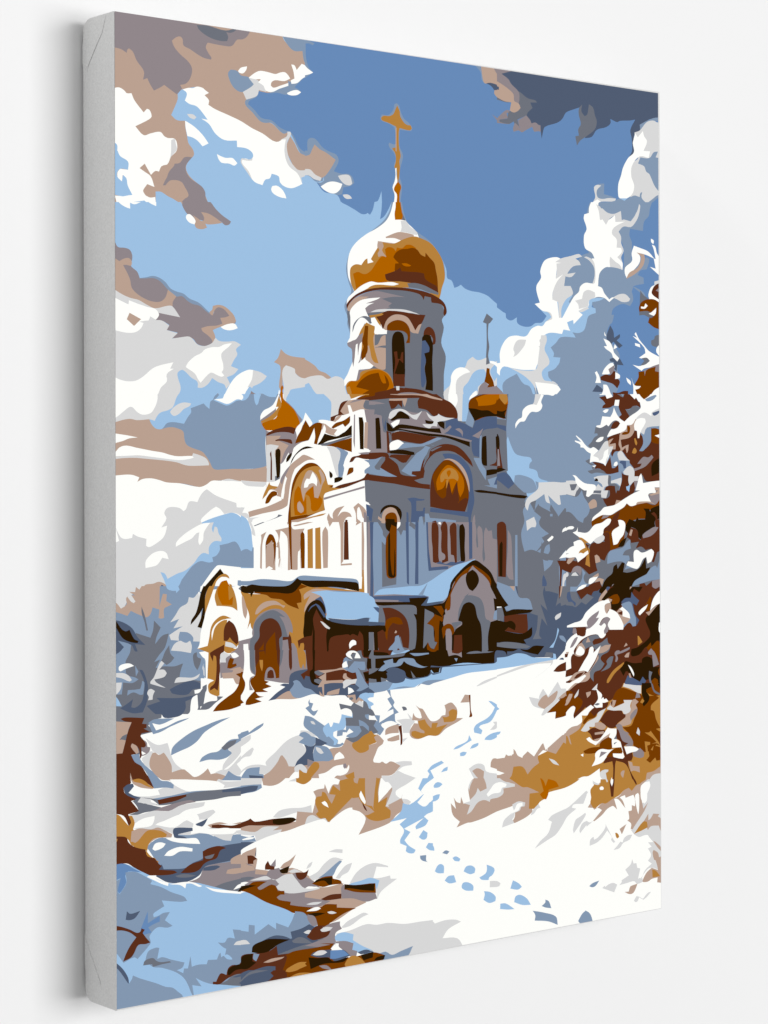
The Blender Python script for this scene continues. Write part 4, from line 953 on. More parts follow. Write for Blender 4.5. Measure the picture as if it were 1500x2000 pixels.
N 35,-10 55,-10 55,60 90,65 240,60 350,40 430,30 400,70 200,90 80,100 75,210 130,210 60,260 -10,290 -10,220 30,215 25,100 -10,95
X 75,100 200,90 170,130 190,160 110,215 75,205
N -10,330 90,340 140,320 210,335 200,360 70,380 -10,380
X -10,290 60,265 130,250 200,270 215,320 200,335 140,320 145,375 90,375 85,335 -10,320
P 915,-10 970,-10 975,30 1050,40 1085,10 1090,85 1020,55 935,70
K 975,-10 1095,-10 1085,20 1045,38 975,30
S 1000,95 1040,95 1025,135
N 1140,40 1180,20 1270,10 1320,20 1330,-10 1385,-10 1395,15 1465,15 1400,30 1200,42
Q 700,-10 800,-10 790,10 750,20 710,8
D -10,440 40,470 70,500 -10,500
B -10,500 60,505 55,550 -10,558
B -10,590 50,620 55,640 20,660 30,690 -10,690
S 210,470 250,465 260,540 300,610 285,650 350,730 305,750 310,830 340,860 380,880 300,870 260,835 150,860 180,915 130,1000 100,980 -10,930 -10,830 100,830 60,760 130,765 120,850 290,740 285,690 215,718 270,660 215,570 255,545
N -10,680 40,700 75,765 40,770 -10,760
N -10,815 90,820 55,885 110,960 60,980 -10,960
W 140,875 200,840 270,830 340,860 300,880 200,925 160,905
O -10,960 30,945 60,985 100,990 60,1020 90,1080 -10,1120
T 100,985 130,1010 175,1060 160,1100 110,1140 80,1210 50,1290 60,1315 130,1320 155,1305 200,1330 250,1303 300,1315 370,1355 270,1460 150,1470 150,1520 -10,1520 -10,1120 90,1085 60,1020
L 310,1315 400,1300 500,1303 505,1345 400,1365 340,1410 420,1450 560,1500 560,1520 150,1520 155,1470 270,1465 370,1355
O 80,1500 95,1490 100,1510
L 325,820 420,805 480,805 450,735 500,790 540,840 490,900 485,970 400,970 385,880
L 395,1040 455,1025 400,1080
T 200,925 290,880 350,870 350,970 260,975 190,995
T 215,1040 290,1010 355,990 358,1050 280,1070 220,1065
K 348,890 383,880 392,1000 390,1100 370,1115 368,1000 350,920
N 385,665 410,660 440,675 445,700 405,710
T 548,645 595,680 630,688 720,825 780,830 830,800 855,768 895,760 900,700 885,645 960,612 1000,640 1035,700 1030,795 1105,795 1040,840 900,920 810,1000 700,1000 580,1042 495,1020 478,950 530,855 575,860 570,825 505,820 520,735 545,780 600,800 620,790 600,720
O 575,830 655,810 680,860 730,915 740,855 810,850 790,905 925,865 880,910 800,1000 700,1000 620,1030 560,1035 500,1000 500,955 540,945 600,965 650,975 650,950 600,915
O 860,780 900,785 940,770 935,720 980,690 1030,705 1035,745 1005,825 880,845 870,800
T 1072,615 1125,520 1170,525 1175,610
Q 1170,525 1190,522 1195,700 1212,765 1200,783 1173,785 1185,740
L 1260,420 1350,360 1520,300 1520,315 1400,370 1270,425
L 1455,840 1520,835 1490,920 1420,935 1475,870
B 1400,595 1440,600 1520,650 1480,750 1420,840 1310,880 1290,905 1330,940 1315,985 1235,965 1230,920 1260,870 1380,800 1440,740 1475,670
B 1355,1050 1370,1020 1440,975 1520,955 1520,1000 1440,1050
B 990,1165 1020,1130 1150,1065 1175,995 1205,1055 1130,1100 1050,1150
B 1185,1155 1215,1110 1283,1085 1280,1115 1230,1145
B 1068,1205 1105,1190 1148,1197 1120,1235 1070,1242
B 850,1295 880,1320 720,1410 760,1490 760,1510 680,1510 710,1450 685,1415 740,1350
B 845,1432 880,1385 925,1365 920,1410
T 1460,1268 1520,1275 1520,1400 1425,1370 1430,1310
L 1170,1390 1240,1340 1300,1328 1350,1350 1375,1420 1520,1450 1520,1520 1260,1520
T 1210,1415 1260,1385 1300,1390 1350,1420 1340,1520 1280,1500
T 970 1145 375
W -10,-10 1520,-10 1520,1520 -10,1520
D 100,-10 1100,-10 900,600 440,570 410,555 -10,560 -10,400
N 155,-10 480,-10 490,100 530,-10 560,0 590,90 640,150 760,90 700,60 560,140 495,130 460,155 480,60 410,40 380,40 370,0 360,60 395,190 340,140 395,310 350,250 330,380 350,410 280,415 310,340 320,230 260,210 250,100 170,90
N 480,-10 560,-10 545,60 620,130 610,160 560,140 500,155
S 0,-10 140,-10 160,60 180,90 250,100 280,180 60,190 30,150 -10,100
T 90,-10 140,-10 135,40
X -10,-10 40,80 90,150 60,165 75,200 130,180 280,185 260,205 150,220 60,240 35,160 -10,160
N -10,170 40,165 55,230 50,275 -10,260
K 55,235 150,220 235,218 240,350 210,370 60,350
X -10,260 70,280 110,270 145,300 140,345 90,320 60,350 200,370 275,318 270,390 210,420 230,450 -10,440
N 0,445 60,435 180,445 260,470 230,485 0,480
X -10,470 60,480 165,490 130,508 80,510 80,545 60,510 -10,500
X 180,490 240,495 290,465 370,468 320,535 270,525 200,505
N 385,515 440,520 430,558 370,550
B -10,560 80,550 150,525 220,530 280,555 440,560 440,525 458,530 465,570 300,600 130,630 -10,650
L -10,700 200,620 300,600 440,575 430,610 290,725 410,630 425,600 300,610 200,640 -10,712
L 452,245 465,225 502,205 495,240 460,265
B 475,325 485,345 440,480 410,480 455,420
S 488,385 520,390 550,440 580,460 520,430 490,405
S 570,5 660,0 640,40 570,45
K 485,-10 500,-10 500,60 485,100
T 500,-10 515,-10 500,70 490,90
W 620,35 660,-10 720,-10 680,20
K 630,50 700,20 760,-10 830,-10 830,30 750,60 700,70 650,105
K 850,60 1050,80 1400,-10 1400,700 1280,1100 1000,1150 760,900 700,760 420,930 540,820 760,680 870,480 900,200
X 820,110 900,-10 1080,-10 1140,50 1060,-10 1040,70 940,200 890,170 900,100 870,85
X 795,55 830,-10 870,-10 850,30
T 790,130 830,60 860,20 855,70 820,110 880,100 890,130 860,110 800,140
Q 870,90 900,65 945,65 955,100 930,150 890,140 900,100
d 960,150 1000,110 1040,90 1100,110 1080,230 1112,270 1090,310 1030,300
d 1040,60 1060,30 1110,110 1090,145 1050,100
S 960,150 1030,120 1060,150 1090,280 1080,315 1040,290 1030,200
T 855,40 870,30 870,60 840,80
X 1150,250 1210,180 1300,130 1300,650 1250,640 1240,520 1200,450 1160,545 1050,550 1045,490 1160,420 1200,380
Q 1135,200 1200,90 1215,90 1200,150 1175,200
W 1110,200 1140,160 1180,142 1160,185 1115,228
T 1165,200 1200,190 1250,130 1300,120 1180,225
W 1200,190 1215,140 1300,30 1300,100 1240,150
W 545,320 560,305 680,265 730,190 850,110 895,140 890,190 960,260 995,330 980,342 870,338 865,385 820,405 790,380 740,380 640,430 600,520 580,650 540,650 520,560 500,560 440,620 430,610 530,500 540,460 620,370 600,325
W 945,195 985,160 1020,200 1040,250 990,240 950,215
T 850,150 880,135 895,170 880,220 850,200
K 945,205 980,195 980,220 955,222
T 960,260 1000,250 1040,260 1010,310 985,330
P 705,270 740,220 800,195 770,245 730,300 690,330
P 797,295 830,250 870,245 885,270 860,340 840,280 805,310
N 590,350 620,325 625,350 605,370
K 620,330 680,325 695,350 690,380 660,395 630,370
N 570,475 600,410 650,370 660,390 620,430 590,480
T 600,520 640,430 740,380 790,385 830,405 740,440 720,440 640,480 610,530
N 660,440 720,400 740,380 790,385 820,410 870,400 860,460 890,490 820,530 840,600 760,670 750,740 720,690 770,580 720,540 740,470 680,490
T 700,415 720,410 735,435 695,440
K 750,440 770,420 860,400 850,420 790,455 755,455
W 605,520 650,465 685,490 680,520 640,545
W 690,600 740,470 780,480 810,465 770,560 760,620 700,700 640,740 560,730 620,700 690,670 580,670 610,650
T 790,520 830,470 885,460 880,490 830,520
K 440,665 480,620 540,590 540,660 480,670
K 530,530 555,520 550,560 530,555
K 580,545 600,530 630,555 660,555 710,510 705,560 650,630 610,670 580,670 580,690 535,710 540,655 580,640
K 597,718 640,680 680,672 660,705 620,722
T 560,735 680,745 720,700 770,600 750,740 700,760 540,830 620,780
N 820,665 870,620 850,600 880,560 910,550 900,610 870,640
P 930,590 930,560 920,510 960,510 1040,475 1030,500 970,525 940,550 945,585
T 995,550 1030,515 1035,555
T 995,475 1010,445 1022,460 1000,470
O 1100,390 1135,430 1100,460
O 855,755 870,710 990,592 985,620 880,740
L 605,860 620,830 642,800 630,840 610,872
T 695,830 735,820 730,850 710,870 695,850
X 960,660 1000,580 1120,600 1180,550 1210,600 1300,620 1300,860 1200,860 1140,935 1130,830 1130,760 1060,700 1030,670 980,700
X 1170,780 1220,700 1260,740 1300,690 1300,620 1240,640
W 1025,615 1060,650 1072,705 1050,690
L 1030,680 1050,690 1045,715
d 995,760 1010,715 1060,705 1120,745 1145,705 1165,745 1120,775
L 985,785 995,765 1120,780 1130,840 1070,810
Q 920,870 980,790 1080,820 1100,870 1150,850 1190,900 1300,800 1300,1300 1200,1300 1060,1250 980,1100 1080,900 960,890 900,950
Q 1165,800 1200,720 1240,720 1260,760 1250,810 1270,870 1220,930 1180,910
N 1190,655 1210,680 1200,720 1220,800 1290,840 1285,855 1210,820 1190,740
Q 1165,475 1200,440 1250,430 1300,460 1300,690 1270,700 1200,530
P 1180,510 1215,485 1260,610 1225,630
N 1085,880 1110,830 1150,870 1120,880
O 1170,920 1230,915 1280,870 1300,860 1300,1180 1240,1050 1200,960
O 1120,905 1135,880 1145,895 1135,920
L 250,865 330,880 330,860 360,800 400,860 475,745 500,800 560,800 500,870 400,980 335,1028 370,960 320,950 280,930
T 320,920 350,870 385,845 400,870 470,815 475,830 450,890 370,960 330,940
Q 390,990 440,940 560,840 640,870 700,860 720,950 640,1030 605,1035 590,960 540,1010 455,1035 460,980
K 605,1035 600,960 640,890 720,790 790,850 780,920 720,940 650,980
T 530,930 560,870 590,840 585,880 550,930
T 560,1000 600,950 610,1000
T 475,880 530,830 560,830 520,870
W 750,810 780,765 790,800 820,850 820,885 830,870 870,895 830,910 820,950 780,950 790,870 775,820
N 730,930 800,925 830,945 790,955 
O -10,1400 200,1380 330,1320 460,1250 620,1130 660,1010 740,1010 780,950 860,950 1000,1080 1120,1250 1300,1310 1300,1520 -10,1520
W 600,1040 700,960 755,930 770,950 670,1010 660,1080 560,1130 530,1110
K 670,1070 710,1010 780,945 850,950 800,990 740,1010
Q 670,1070 700,1000 740,985 800,985 720,1040 680,1080
T -10,1345 60,1340 75,1305 115,1325 130,1270 190,1340 240,1290 290,1330 360,1220 380,1280 480,1190 530,1150 660,1080 620,1120 540,1170 540,1230 520,1220 460,1310 430,1300 380,1285 360,1280 320,1330 330,1380 280,1420 240,1470 200,1410 130,1410 100,1500 -10,1520
W 60,1340 60,1300 90,1325 130,1310 130,1235 160,1320 200,1340 205,1320 230,1290 290,1300 325,1240 325,1200 350,1235 375,1215 395,1290 400,1240 450,1210 480,1170 525,1160 525,1095 545,1140 530,1060 300,1000 -10,1000 -10,1350
T 525,1160 560,1190 580,1235 540,1220
W 0,1440 60,1460 20,1475 0,1475
L 405,1345 450,1360 487,1400 440,1385
W 655,1320 675,1305 672,1332
B -10,930 20,960 -10,975
B -10,1140 30,1135 20,1155 -10,1165
L 655,1120 690,1070 780,1020 870,950 870,930 960,930 990,890 1050,885 1090,900 1080,950 1040,1000 980,1000 960,960 860,960 800,1030 800,1070 740,1090 700,1130
K 830,915 880,900 850,945 820,950
T 900,890 930,895 915,940 895,930
T 1060,900 1090,890 1100,930 1080,1010 1030,1080 960,1080 1000,1020 1040,990
P 935,1080 990,1030 1060,990 1080,980 1050,1060 980,1090 1020,1140 1060,1200 1060,1250 1000,1230 950,1150
K 805,1035 860,970 970,970 1005,1010 930,1070 930,1105 880,1105 850,1080
T 770,1110 800,1065 840,1080 850,1110 810,1125
K 710,1130 740,1105 800,1120 840,1110 820,1160 790,1180 750,1200 740,1160
T 760,1145 830,1130 860,1120 830,1160 770,1160
W 700,1200 700,1180 760,1210 810,1190 840,1140 870,1105 930,1110 900,1190 860,1170 830,1210 790,1245 740,1225
Q 800,1270 830,1210 870,1190 905,1220 890,1260 980,1260 970,1300 830,1340 780,1300 680,1305 675,1280 740,1265
K 930,1110 960,1170 1020,1215 1030,1240 990,1250 1000,1300 1060,1300 1060,1360 1020,1365 1075,1520 1050,1520 1000,1390 920,1380 915,1520 905,1520 905,1370 830,1385 860,1330 980,1340 960,1270 930,1200 920,1150
W 900,1200 960,1195 990,1290 1000,1340 910,1330 905,1305 960,1310 975,1265 900,1280 860,1340 800,1370 740,1412 770,1310 830,1270 900,1270 905,1240 895,1210
P 800,1335 810,1295 860,1290 830,1330
N 910,1235 915,1220 940,1218
W 990,1250 1110,1275 1080,1290 1020,1310 1000,1280
P 1060,1310 1110,1270 1150,1300 1140,1335 1080,1335
Q 1165,1370 1180,1300 1150,1220 1200,1180 1270,1150 1300,1150 1300,1360 1240,1330 1200,1380
O 1155,1145 1200,1160 1260,1220 1270,1240 1220,1250 1210,1290 1200,1240 1230,1200
O 1155,1215 1200,1220 1170,1240 1175,1290
L 1090,1160 1100,1100 1115,1165
T 1060,1410 1120,1410 1110,1450 1050,1440 1030,1370 1060,1380
T 970,1460 1000,1440 990,1500 975,1490
T 1170,1460 1230,1430 1300,1405 1300,1500 1170,1510
L 1190,1500 1240,1460 1300,1460 1300,1520 1190,1520
W 640,1520 720,1480 800,1425 805,1470 860,1430 870,1445 850,1520
T 220 1395 250 375 5.3333
W -10,-10 1400,-10 1400,2010 -10,2010
S 350,1380 480,1290 640,1300 1340,1250 1340,1500 900,1620 520,1650 470,1560
N -10,-10 510,-10 505,40 400,70 370,120 440,180 280,220 330,300 300,420 -10,420
D 500,-10 740,-10 680,25 540,40
S 370,90 430,55 560,45 640,45 560,95 490,110 410,95 450,170 560,130 680,70 800,38 760,60 600,130 500,185 420,210 400,170
T -10,75 195,85 155,190 180,240 100,410 -10,425
N 70,270 100,230 155,205 185,235 150,272 90,265
W 410,95 490,110 640,45 500,150 455,168
L 340,250 460,320 570,300 640,500 760,600 600,600 560,480 440,400 380,390 300,480 400,580 600,700 480,900 260,920 180,860 500,800 700,800 760,810 600,700
P 300,260 350,290 360,340 390,345 380,390 330,430 290,440 300,380
K 80,50 130,35 328,40 305,100 352,105 350,145 320,150 388,185 300,200 290,235 320,270 345,320 330,345 295,345 298,440 280,470 275,380 240,325 190,315 240,415 190,425 230,500 300,545 370,650 440,690 520,710 560,740 500,745 430,770 380,750 200,690 180,640 190,720 110,770 130,830 280,880 190,905 275,1010 160,1045 190,1130 165,1165 110,1060 -10,1040 -10,420 100,408 130,290 155,190 195,85 120,75
T 188,340 200,305 250,335 270,400 245,415
W 300,385 345,410 310,425 300,405
T 180,610 205,690 300,690 430,770 410,780 320,775 230,740 190,690
O 205,685 270,672 330,695 380,740 435,775 350,750 290,720 220,705
S 190,425 275,415 285,470 350,545 440,620 500,690 580,700 635,735 630,775 550,765 430,775 370,650 300,545 230,500
L 300,460 360,420 415,410 380,500 400,575 330,530
D 110,770 150,735 210,725 225,770 165,815 220,850 300,870 260,885 190,865 130,830
W 165,820 230,740 300,768 470,785 490,840 470,852 350,858 230,850
L 490,840 470,790 540,765 630,775 640,740 740,790 820,808 700,830 470,880 400,925 480,945 330,930 260,920 290,870 380,858
T 380,510 410,410 440,400 480,425 530,400 560,440 610,530 615,605 740,575 800,620 850,655 930,620 990,565 1020,625 1080,615 1200,650 1080,700 600,690 560,690 500,680 400,580
W 655,460 740,370 620,420 690,260 900,150 1220,30 1340,-10 1340,560 1250,500 1140,590 1080,610 1020,625 990,565 930,620 870,652 830,640 720,550
S 605,430 620,350 700,270 830,180 960,120 1110,60 1222,32 1130,80 960,185 880,280 800,340 700,385
S 900,500 930,450 1010,405 1100,385 1180,300 1230,265 1310,255 1300,215 1340,195 1340,290 1200,370 1245,405 1190,450 1110,475 1000,475
N 1130,350 1200,290 1290,265 1270,310 1200,360 1160,375
L 1200,360 1340,270 1340,380 1250,500 1140,590 1150,525 1240,405
L 1060,610 1130,580 1200,570 1340,420 1340,470 1290,520 1340,600 1320,640 1200,640
S 1130,690 1160,660 1205,590 1280,640 1340,650 1340,690
W 590,680 760,680 1000,690 1130,710 1165,740 1120,775 1000,790 900,800 820,808 740,790 630,710
L 1080,690 1110,675 1150,700 1340,695 1340,750 1150,770 1165,740
S 395,885 600,850 820,805 1140,785 1340,750 1340,765 1000,800 800,840 480,895 400,915
N 640,900 770,830 960,800 1340,765 1340,850 1200,860 1050,890 700,925 480,950 200,910 280,870
D 1140,785 1340,765 1340,800 1140,815
K 465,895 600,865 765,835 765,858 650,905 480,940
W 255,920 290,880 400,890 480,945 330,930 250,925
L 255,920 290,870 395,885 395,915 470,940 410,950 330,928
N 270,1010 250,960 210,910 300,925 430,955 520,975 470,1000 330,1025 250,1050 170,1048
P 510,970 640,930 800,895 870,915 740,940 640,1000 560,1010 430,1003
L 165,1050 290,1045 430,1005 580,1010 720,945 960,915 940,960 760,1000 640,1080 480,1130 440,1155 580,1135 640,1180 740,1110 770,1105 840,1140 830,1190 640,1180 630,1250 560,1220 340,1210 210,1190 230,1120
L 875,1045 1040,995 1070,1020 980,1090 900,1100
W 210,1190 220,1150 310,1090 435,1060 430,1110 395,1165 250,1185
W 450,1155 560,1100 720,1040 880,1050 900,1090 850,1130 770,1105 640,1180
D 860,1145 930,1115 990,1085 940,1165 890,1172
T 985,1155 1110,1125 1220,1145 1340,1120 1340,1145 1100,1150 1030,1190
K 1030,1155 1120,1150 1240,1160 1340,1135 1340,1190 1200,1190 1030,1192
O -10,1045 60,1050 110,1100 165,1165 190,1130 165,1060 200,1060 228,1130 210,1200 260,1240 350,1220 400,1205 500,1215 560,1245 560,1280 430,1300 370,1360 360,1440 480,1540 460,1550 440,1500 360,1480 340,1400 200,1370 150,1300 -10,1280
T 185,1330 195,1220 280,1190 400,1200 470,1180 540,1210 620,1250 610,1285 560,1285 470,1290 380,1350 360,1400 350,1260 380,1210 340,1230 280,1300 235,1340 205,1330
O 280,1300 350,1220 400,1205 500,1215 562,1250 550,1280 430,1295 370,1360 360,1420 200,1400
S 360,1400 400,1335 540,1300 700,1330 630,1240 850,1240 1000,1250 1120,1310 1230,1320 1260,1260 1340,1250 1340,1340 1150,1370 900,1520 780,1600 520,1615 510,1570
L 630,1250 630,1200 830,1185 1100,1190 1280,1225 1290,1245 1250,1260 1230,1320 1150,1310 1010,1250 920,1238 800,1260
W 830,1175 860,1160 940,1175 1030,1195 1200,1185 1280,1220 1250,1245 1010,1250 920,1235 810,1250
L 1280,1215 1340,1205 1340,1250 1290,1240
D 625,1220 645,1185 830,1185 832,1215 680,1250 680,1265 740,1275 780,1295 720,1303 640,1285
W 552,1295 600,1290 760,1295 860,1290 890,1310 910,1352 740,1345 620,1325
W 412,1405 440,1350 500,1335 550,1350 520,1390 440,1422
W 535,1475 580,1425 700,1382 830,1398 828,1430 700,1430 620,1475
D 480,1600 510,1565 530,1615 680,1612 760,1600 830,1550 940,1500 960,1430 1150,1370 1340,1340 1340,1480 1250,1520 1060,1560 960,1590 900,1680 760,1750 580,1755 450,1690
P 760,1755 900,1700 950,1600 1060,1560 1240,1530 1340,1460 1340,1860 1200,1840 1050,1810 900,1760
T 1230,1510 1340,1450 1340,1560 1230,1560
T 1180,1660 1200,1620 1340,1600 1340,1650 1260,1665
D 950,1600 1080,1575 1120,1590 1050,1625 940,1630
N 650,1685 740,1665 870,1680 790,1700 680,1700
N 1060,1800 1150,1760 1340,1710 1340,1850 1200,1840
K -10,1280 60,1275 140,1285 160,1330 200,1370 260,1395 340,1410 360,1480 430,1500 480,1560 510,1580 480,1620 560,1625 640,1630 670,1650 600,1672 440,1680 360,1675 250,1620 160,1560 100,1558 -10,1580
O -10,1290 50,1300 35,1340 -10,1350
K 705,1655 800,1570 940,1520 935,1430 1000,1395 1110,1372 1180,1395 1120,1420 1080,1500 1000,1530 950,1560 900,1620 830,1650
N 955,1485 1060,1455 1030,1500 970,1505
B -10,1575 130,1560 300,1640 580,1760 760,1750 900,1760 1340,1870 1340,2010 -10,2010
M -10,1575 120,1558 220,1610 300,1650 160,1640 130,1680 140,1750 100,1830 65,1872 48,1830 80,1710 -10,1750
S -10,1760 80,1715 50,1850 70,1875 140,1760 130,1650 200,1640 260,1650 420,1740 480,1780 600,1850 740,1900 775,1945 700,1955 510,1940 540,2010 -10,2010
B 390,1770 410,1735 430,1750 500,1780 540,1795 600,1850 500,1800
W 355,1695 385,1680 480,1730 580,1760 575,1790 500,1765
W 590,1775 720,1750 830,1750 930,1790 900,1800 820,1765 765,1765 755,1815 700,1780
W 960,1795 1060,1820 1340,1850 1340,1872 1150,1860 1040,1840
X 1300,1850 1340,1790 1340,1850
W 1255,1830 1300,1780 1340,1765 1340,1800 1300,1815
T 220 1770 250 225 6
B -10,-10 1520,-10 1520,1520 -10,1520
S -10,-10 620,-10 540,40 475,90 480,130 540,110 590,80 668,68 610,165 700,230 640,252 520,250 430,350 440,400 440,440 290,620 250,600 125,665 40,550 -10,530
D 150,160 165,60 205,90 320,55 260,140 200,165
M 330,260 410,60 410,200 550,110 550,180 480,210 415,250 455,310 370,335 330,290
K -10,225 90,240 200,275 280,312 320,300 335,260 375,275 350,315 390,370 440,425 380,445 300,455 250,550 210,605 120,650 150,570 200,470 275,365 200,310 100,285 -10,295
S 380,640 415,530 510,485 545,490 520,620 580,597 680,625 840,660 815,720 750,750 825,785 835,730 880,730 910,585 925,710 1000,685 1100,680 1115,630 1220,625 1245,560 1262,545 1270,600 1295,580 1310,590 1330,500 1290,480 1230,425 1310,425 1350,370 1430,380 1405,272 1520,280 1520,930 1160,912 1050,880 970,840 1040,940 930,925 950,1045 930,1040 880,920 830,840 750,780 660,745 560,720 470,712
B 1300,580 1340,565 1390,600 1400,625 1340,620
N 355,695 375,640 470,607 510,640 560,655 670,643 680,660 580,680 468,712 460,680
D -10,640 45,670 120,740 180,840 190,915 130,850 60,750
S -10,700 60,740 185,915 225,850 235,812 330,850 500,900 620,945 700,955 760,1000 820,1060 780,1300 -10,1300
L 1415,455 1450,415 1520,400 1520,455
N 1240,915 1340,870 1400,810 1520,780 1520,935 1400,930
D 1400,830 1520,790 1520,820 1430,835
D 1475,900 1520,880 1520,925
K 1172,915 1172,885 1210,885 1250,800 1275,785 1330,805 1350,730 1400,690 1480,680 1520,600 1520,790 1440,800 1340,850 1250,915
X 1345,800 1350,750 1400,705 1520,670 1520,735 1440,750 1365,808
T 470 1520 375
W -10,-10 1520,-10 1520,1520 -10,1520
L -10,-10 170,-10 160,50 100,50 -10,60
S -10,60 100,50 160,48 165,75 110,105 40,118 -10,130
D -10,75 80,60 135,60 120,95 60,110 -10,128
T 160,-10 360,-10 300,40 240,60 175,55
O 430,-10 560,-10 540,20 490,48 432,30
L 370,25 430,0 430,25
L 250,305 300,255 380,235 480,230 550,210 555,270 450,265 300,310
T 430,340 440,260 560,270 585,150 565,105 600,88 650,80 655,45 685,120 700,80 720,50 760,50 775,15 720,-10 1095,-10 1075,110 1080,180 1180,70 1210,90 1150,200 1260,150 1275,230 1220,280 1160,350 920,442 975,320 940,270 850,230 680,345 640,320 500,360 320,420 100,420 -10,400 -10,380 250,340
O 585,280 605,260 580,190 590,150 630,140 635,105 660,115 690,170 710,200 740,130 690,125 720,55 775,100 770,20 880,-10 910,45 925,-10 970,-10 975,100 1040,250 1025,180 1040,110 1060,-10 1090,-10 1070,100 1075,190 1145,145 1130,220 1175,255 1165,310 1070,335 1000,320 970,290 1040,265 970,250 875,220 870,150 750,275 690,345 650,310 620,315
T 880,-10 925,-10 910,42 885,30
T 975,-10 1060,-10 1045,100 1035,220 980,210 970,100
T 862,158 920,150 950,200 1000,225 1043,262 975,290 930,262 872,245
W 925,130 938,98 975,180 970,205 940,170
K 945,190 970,220 988,260 965,240
W 630,190 655,178 672,195 685,230 645,208
L 500,360 520,305 560,288 620,318 660,312 680,345 640,320
W 1098,-10 1160,40 1175,30 1160,90 1100,160 1075,190 1080,80
L 1095,-10 1380,-10 1290,50 1225,90 1210,130 1260,160 1190,220 1130,220 1180,100 1180,70 1150,30 1130,30
W 1300,50 1380,-10 1450,-10 1385,80 1400,160 1330,185 1260,165 1212,130 1215,95
L 1265,120 1255,160 1300,165 1330,185 1310,210 1265,200 1250,170
T 1150,210 1255,155 1275,230 1200,300 1160,350 1170,260
B 1425,-10 1510,-10 1510,20 1440,60 1405,100 1430,125 1380,190 1420,220 1450,215 1480,180 1500,240 1430,300 1465,330 1440,370 1370,400 1365,375 1430,310 1300,380 1275,395 1325,420 1278,485 1310,525 1365,560 1350,585 1310,585 1288,570 1295,530 1245,510 1245,480 1275,410 1240,360 1295,312 1220,330 1165,342 1250,260 1265,195 1320,205 1425,125 1385,80
W 1440,50 1520,-10 1520,60 1430,130 1405,100
W 1380,185 1480,95 1510,60 1520,180 1480,185 1440,222 1395,205
B 1480,190 1520,150 1520,240 1430,290
B 1390,460 1425,405 1458,425 1450,470 1420,480
B 1445,540 1465,505 1520,510 1520,565 1475,562
S 1400,605 1448,600 1448,645 1462,655 1420,645 1402,628
K -10,350 50,330 75,315 110,340 250,318 340,310 410,308 435,325 380,355 300,368 130,370 60,370 -10,390
X 248,325 330,312 410,308 435,325 380,350 300,365 250,355
T -10,390 130,372 300,370 290,380 255,405 180,385 110,420 -10,405
L -10,405 110,420 180,380 300,378 250,408 320,400 310,420 200,460 120,495 110,450 -10,440
S -10,445 60,460 100,450 120,495 40,500 -10,500
W 10,478 60,462 110,462 90,475 15,485
D -10,500 110,498 60,525 10,555 -10,580
T -10,615 120,540 110,620 130,630 115,710 200,720 290,735 400,700 540,770 620,850 800,820 800,890 900,900 980,970 890,1015 700,1130 560,1100 -10,800
P -10,800 -10,665 60,670 110,700 110,750 200,755 220,720 300,700 320,750 400,750 430,740 560,800 620,860 500,900 500,930 640,950 700,960 620,1000 520,1010 400,1000 280,960
N 110,600 122,540 118,620
T -10,665 20,660 60,680 100,690 110,720 40,730 -10,745
N -10,780 60,770 110,775 60,800 -10,820
K 50,605 90,605 128,630 100,645 98,670 55,670
K 188,715 190,680 212,645 230,680 265,690 260,715
P 230,685 272,632 272,690
T 305,705 330,670 380,640 430,595 400,660 370,700
X 303,715 380,685 365,740 330,745 308,735
L 370,730 420,710 470,730 400,740
K 425,738 500,735 530,712 510,770 470,795 440,780
L 530,770 600,730 650,670 720,620 800,635 780,650 700,720 650,770 560,800
S 605,780 660,740 770,645 790,650 750,700 720,760 700,765
L 510,710 530,670 560,652 545,690
L 685,575 740,555 795,557 793,585 
L 740,780 775,730 820,680 870,660 840,730 790,760 770,785
L 850,820 900,740 970,685 1050,662 1150,685 1150,695 1060,690 1035,780 1080,780 1165,760 1170,785 1220,785 1100,880 1065,940 1050,830 900,830
L 70,800 130,780 200,765 260,795 340,755 400,745 440,800 500,862 590,845 610,862 500,880 380,900 290,870 280,850 300,830 260,790 200,795 100,800
W 500,862 530,845 620,855 600,865
L 275,850 300,790 340,760 400,745 440,800 500,860 620,855 610,865 520,885 380,900 300,870
Q -10,860 60,835 100,810 200,808 240,830 270,840 290,880 340,880 340,910 310,910 280,930 300,950 390,965 385,990 450,1000 560,1010 620,1010 660,985 750,985 750,1010 900,1015 800,1060 700,1130 660,1160 600,1160 580,1100 400,1050 200,970 40,890 -10,880
W -10,820 30,810 60,815 10,840 -10,842
X -10,845 60,835 120,838 50,860 -10,885
P 130,855 190,815 260,800 300,825 280,845 240,830 160,870 140,870
Q 555,825 600,790 650,770 715,762 720,785 780,800 790,825 700,835 640,850
X 570,820 590,795 650,780 712,772 712,830 690,835 650,800
K 625,945 700,910 785,902 785,940 660,955
P 800,890 900,890 1040,890 1060,940 980,965 880,940 790,940 785,900
P 785,900 785,850 812,826 815,870 1050,890 1066,942 900,935 785,922
B 830,838 860,822 940,800 1010,778 1082,798 1062,870 1050,830 900,840
Q 808,870 811,828 900,834 1050,815 1056,895 1040,895 960,885 900,880
X 810,865 812,830 900,835 1045,822 1040,880 960,875 850,860
Q 812,868 900,870 960,878 1045,885 1050,820 1055,895 900,890
B 860,830 940,800 1010,780 1080,800 1060,870 1050,820 900,825
L 510,985 560,970 635,965 600,985 540,990
W 512,1040 560,1015 600,1005 625,1018 590,1035 530,1040
L 675,1045 710,1038 750,1052 720,1060 690,1058
X 520,1060 600,1050 660,1055 600,1075 560,1080
B -10,905 40,890 200,970 340,1020 400,1050 440,1080 430,1300 -10,1300
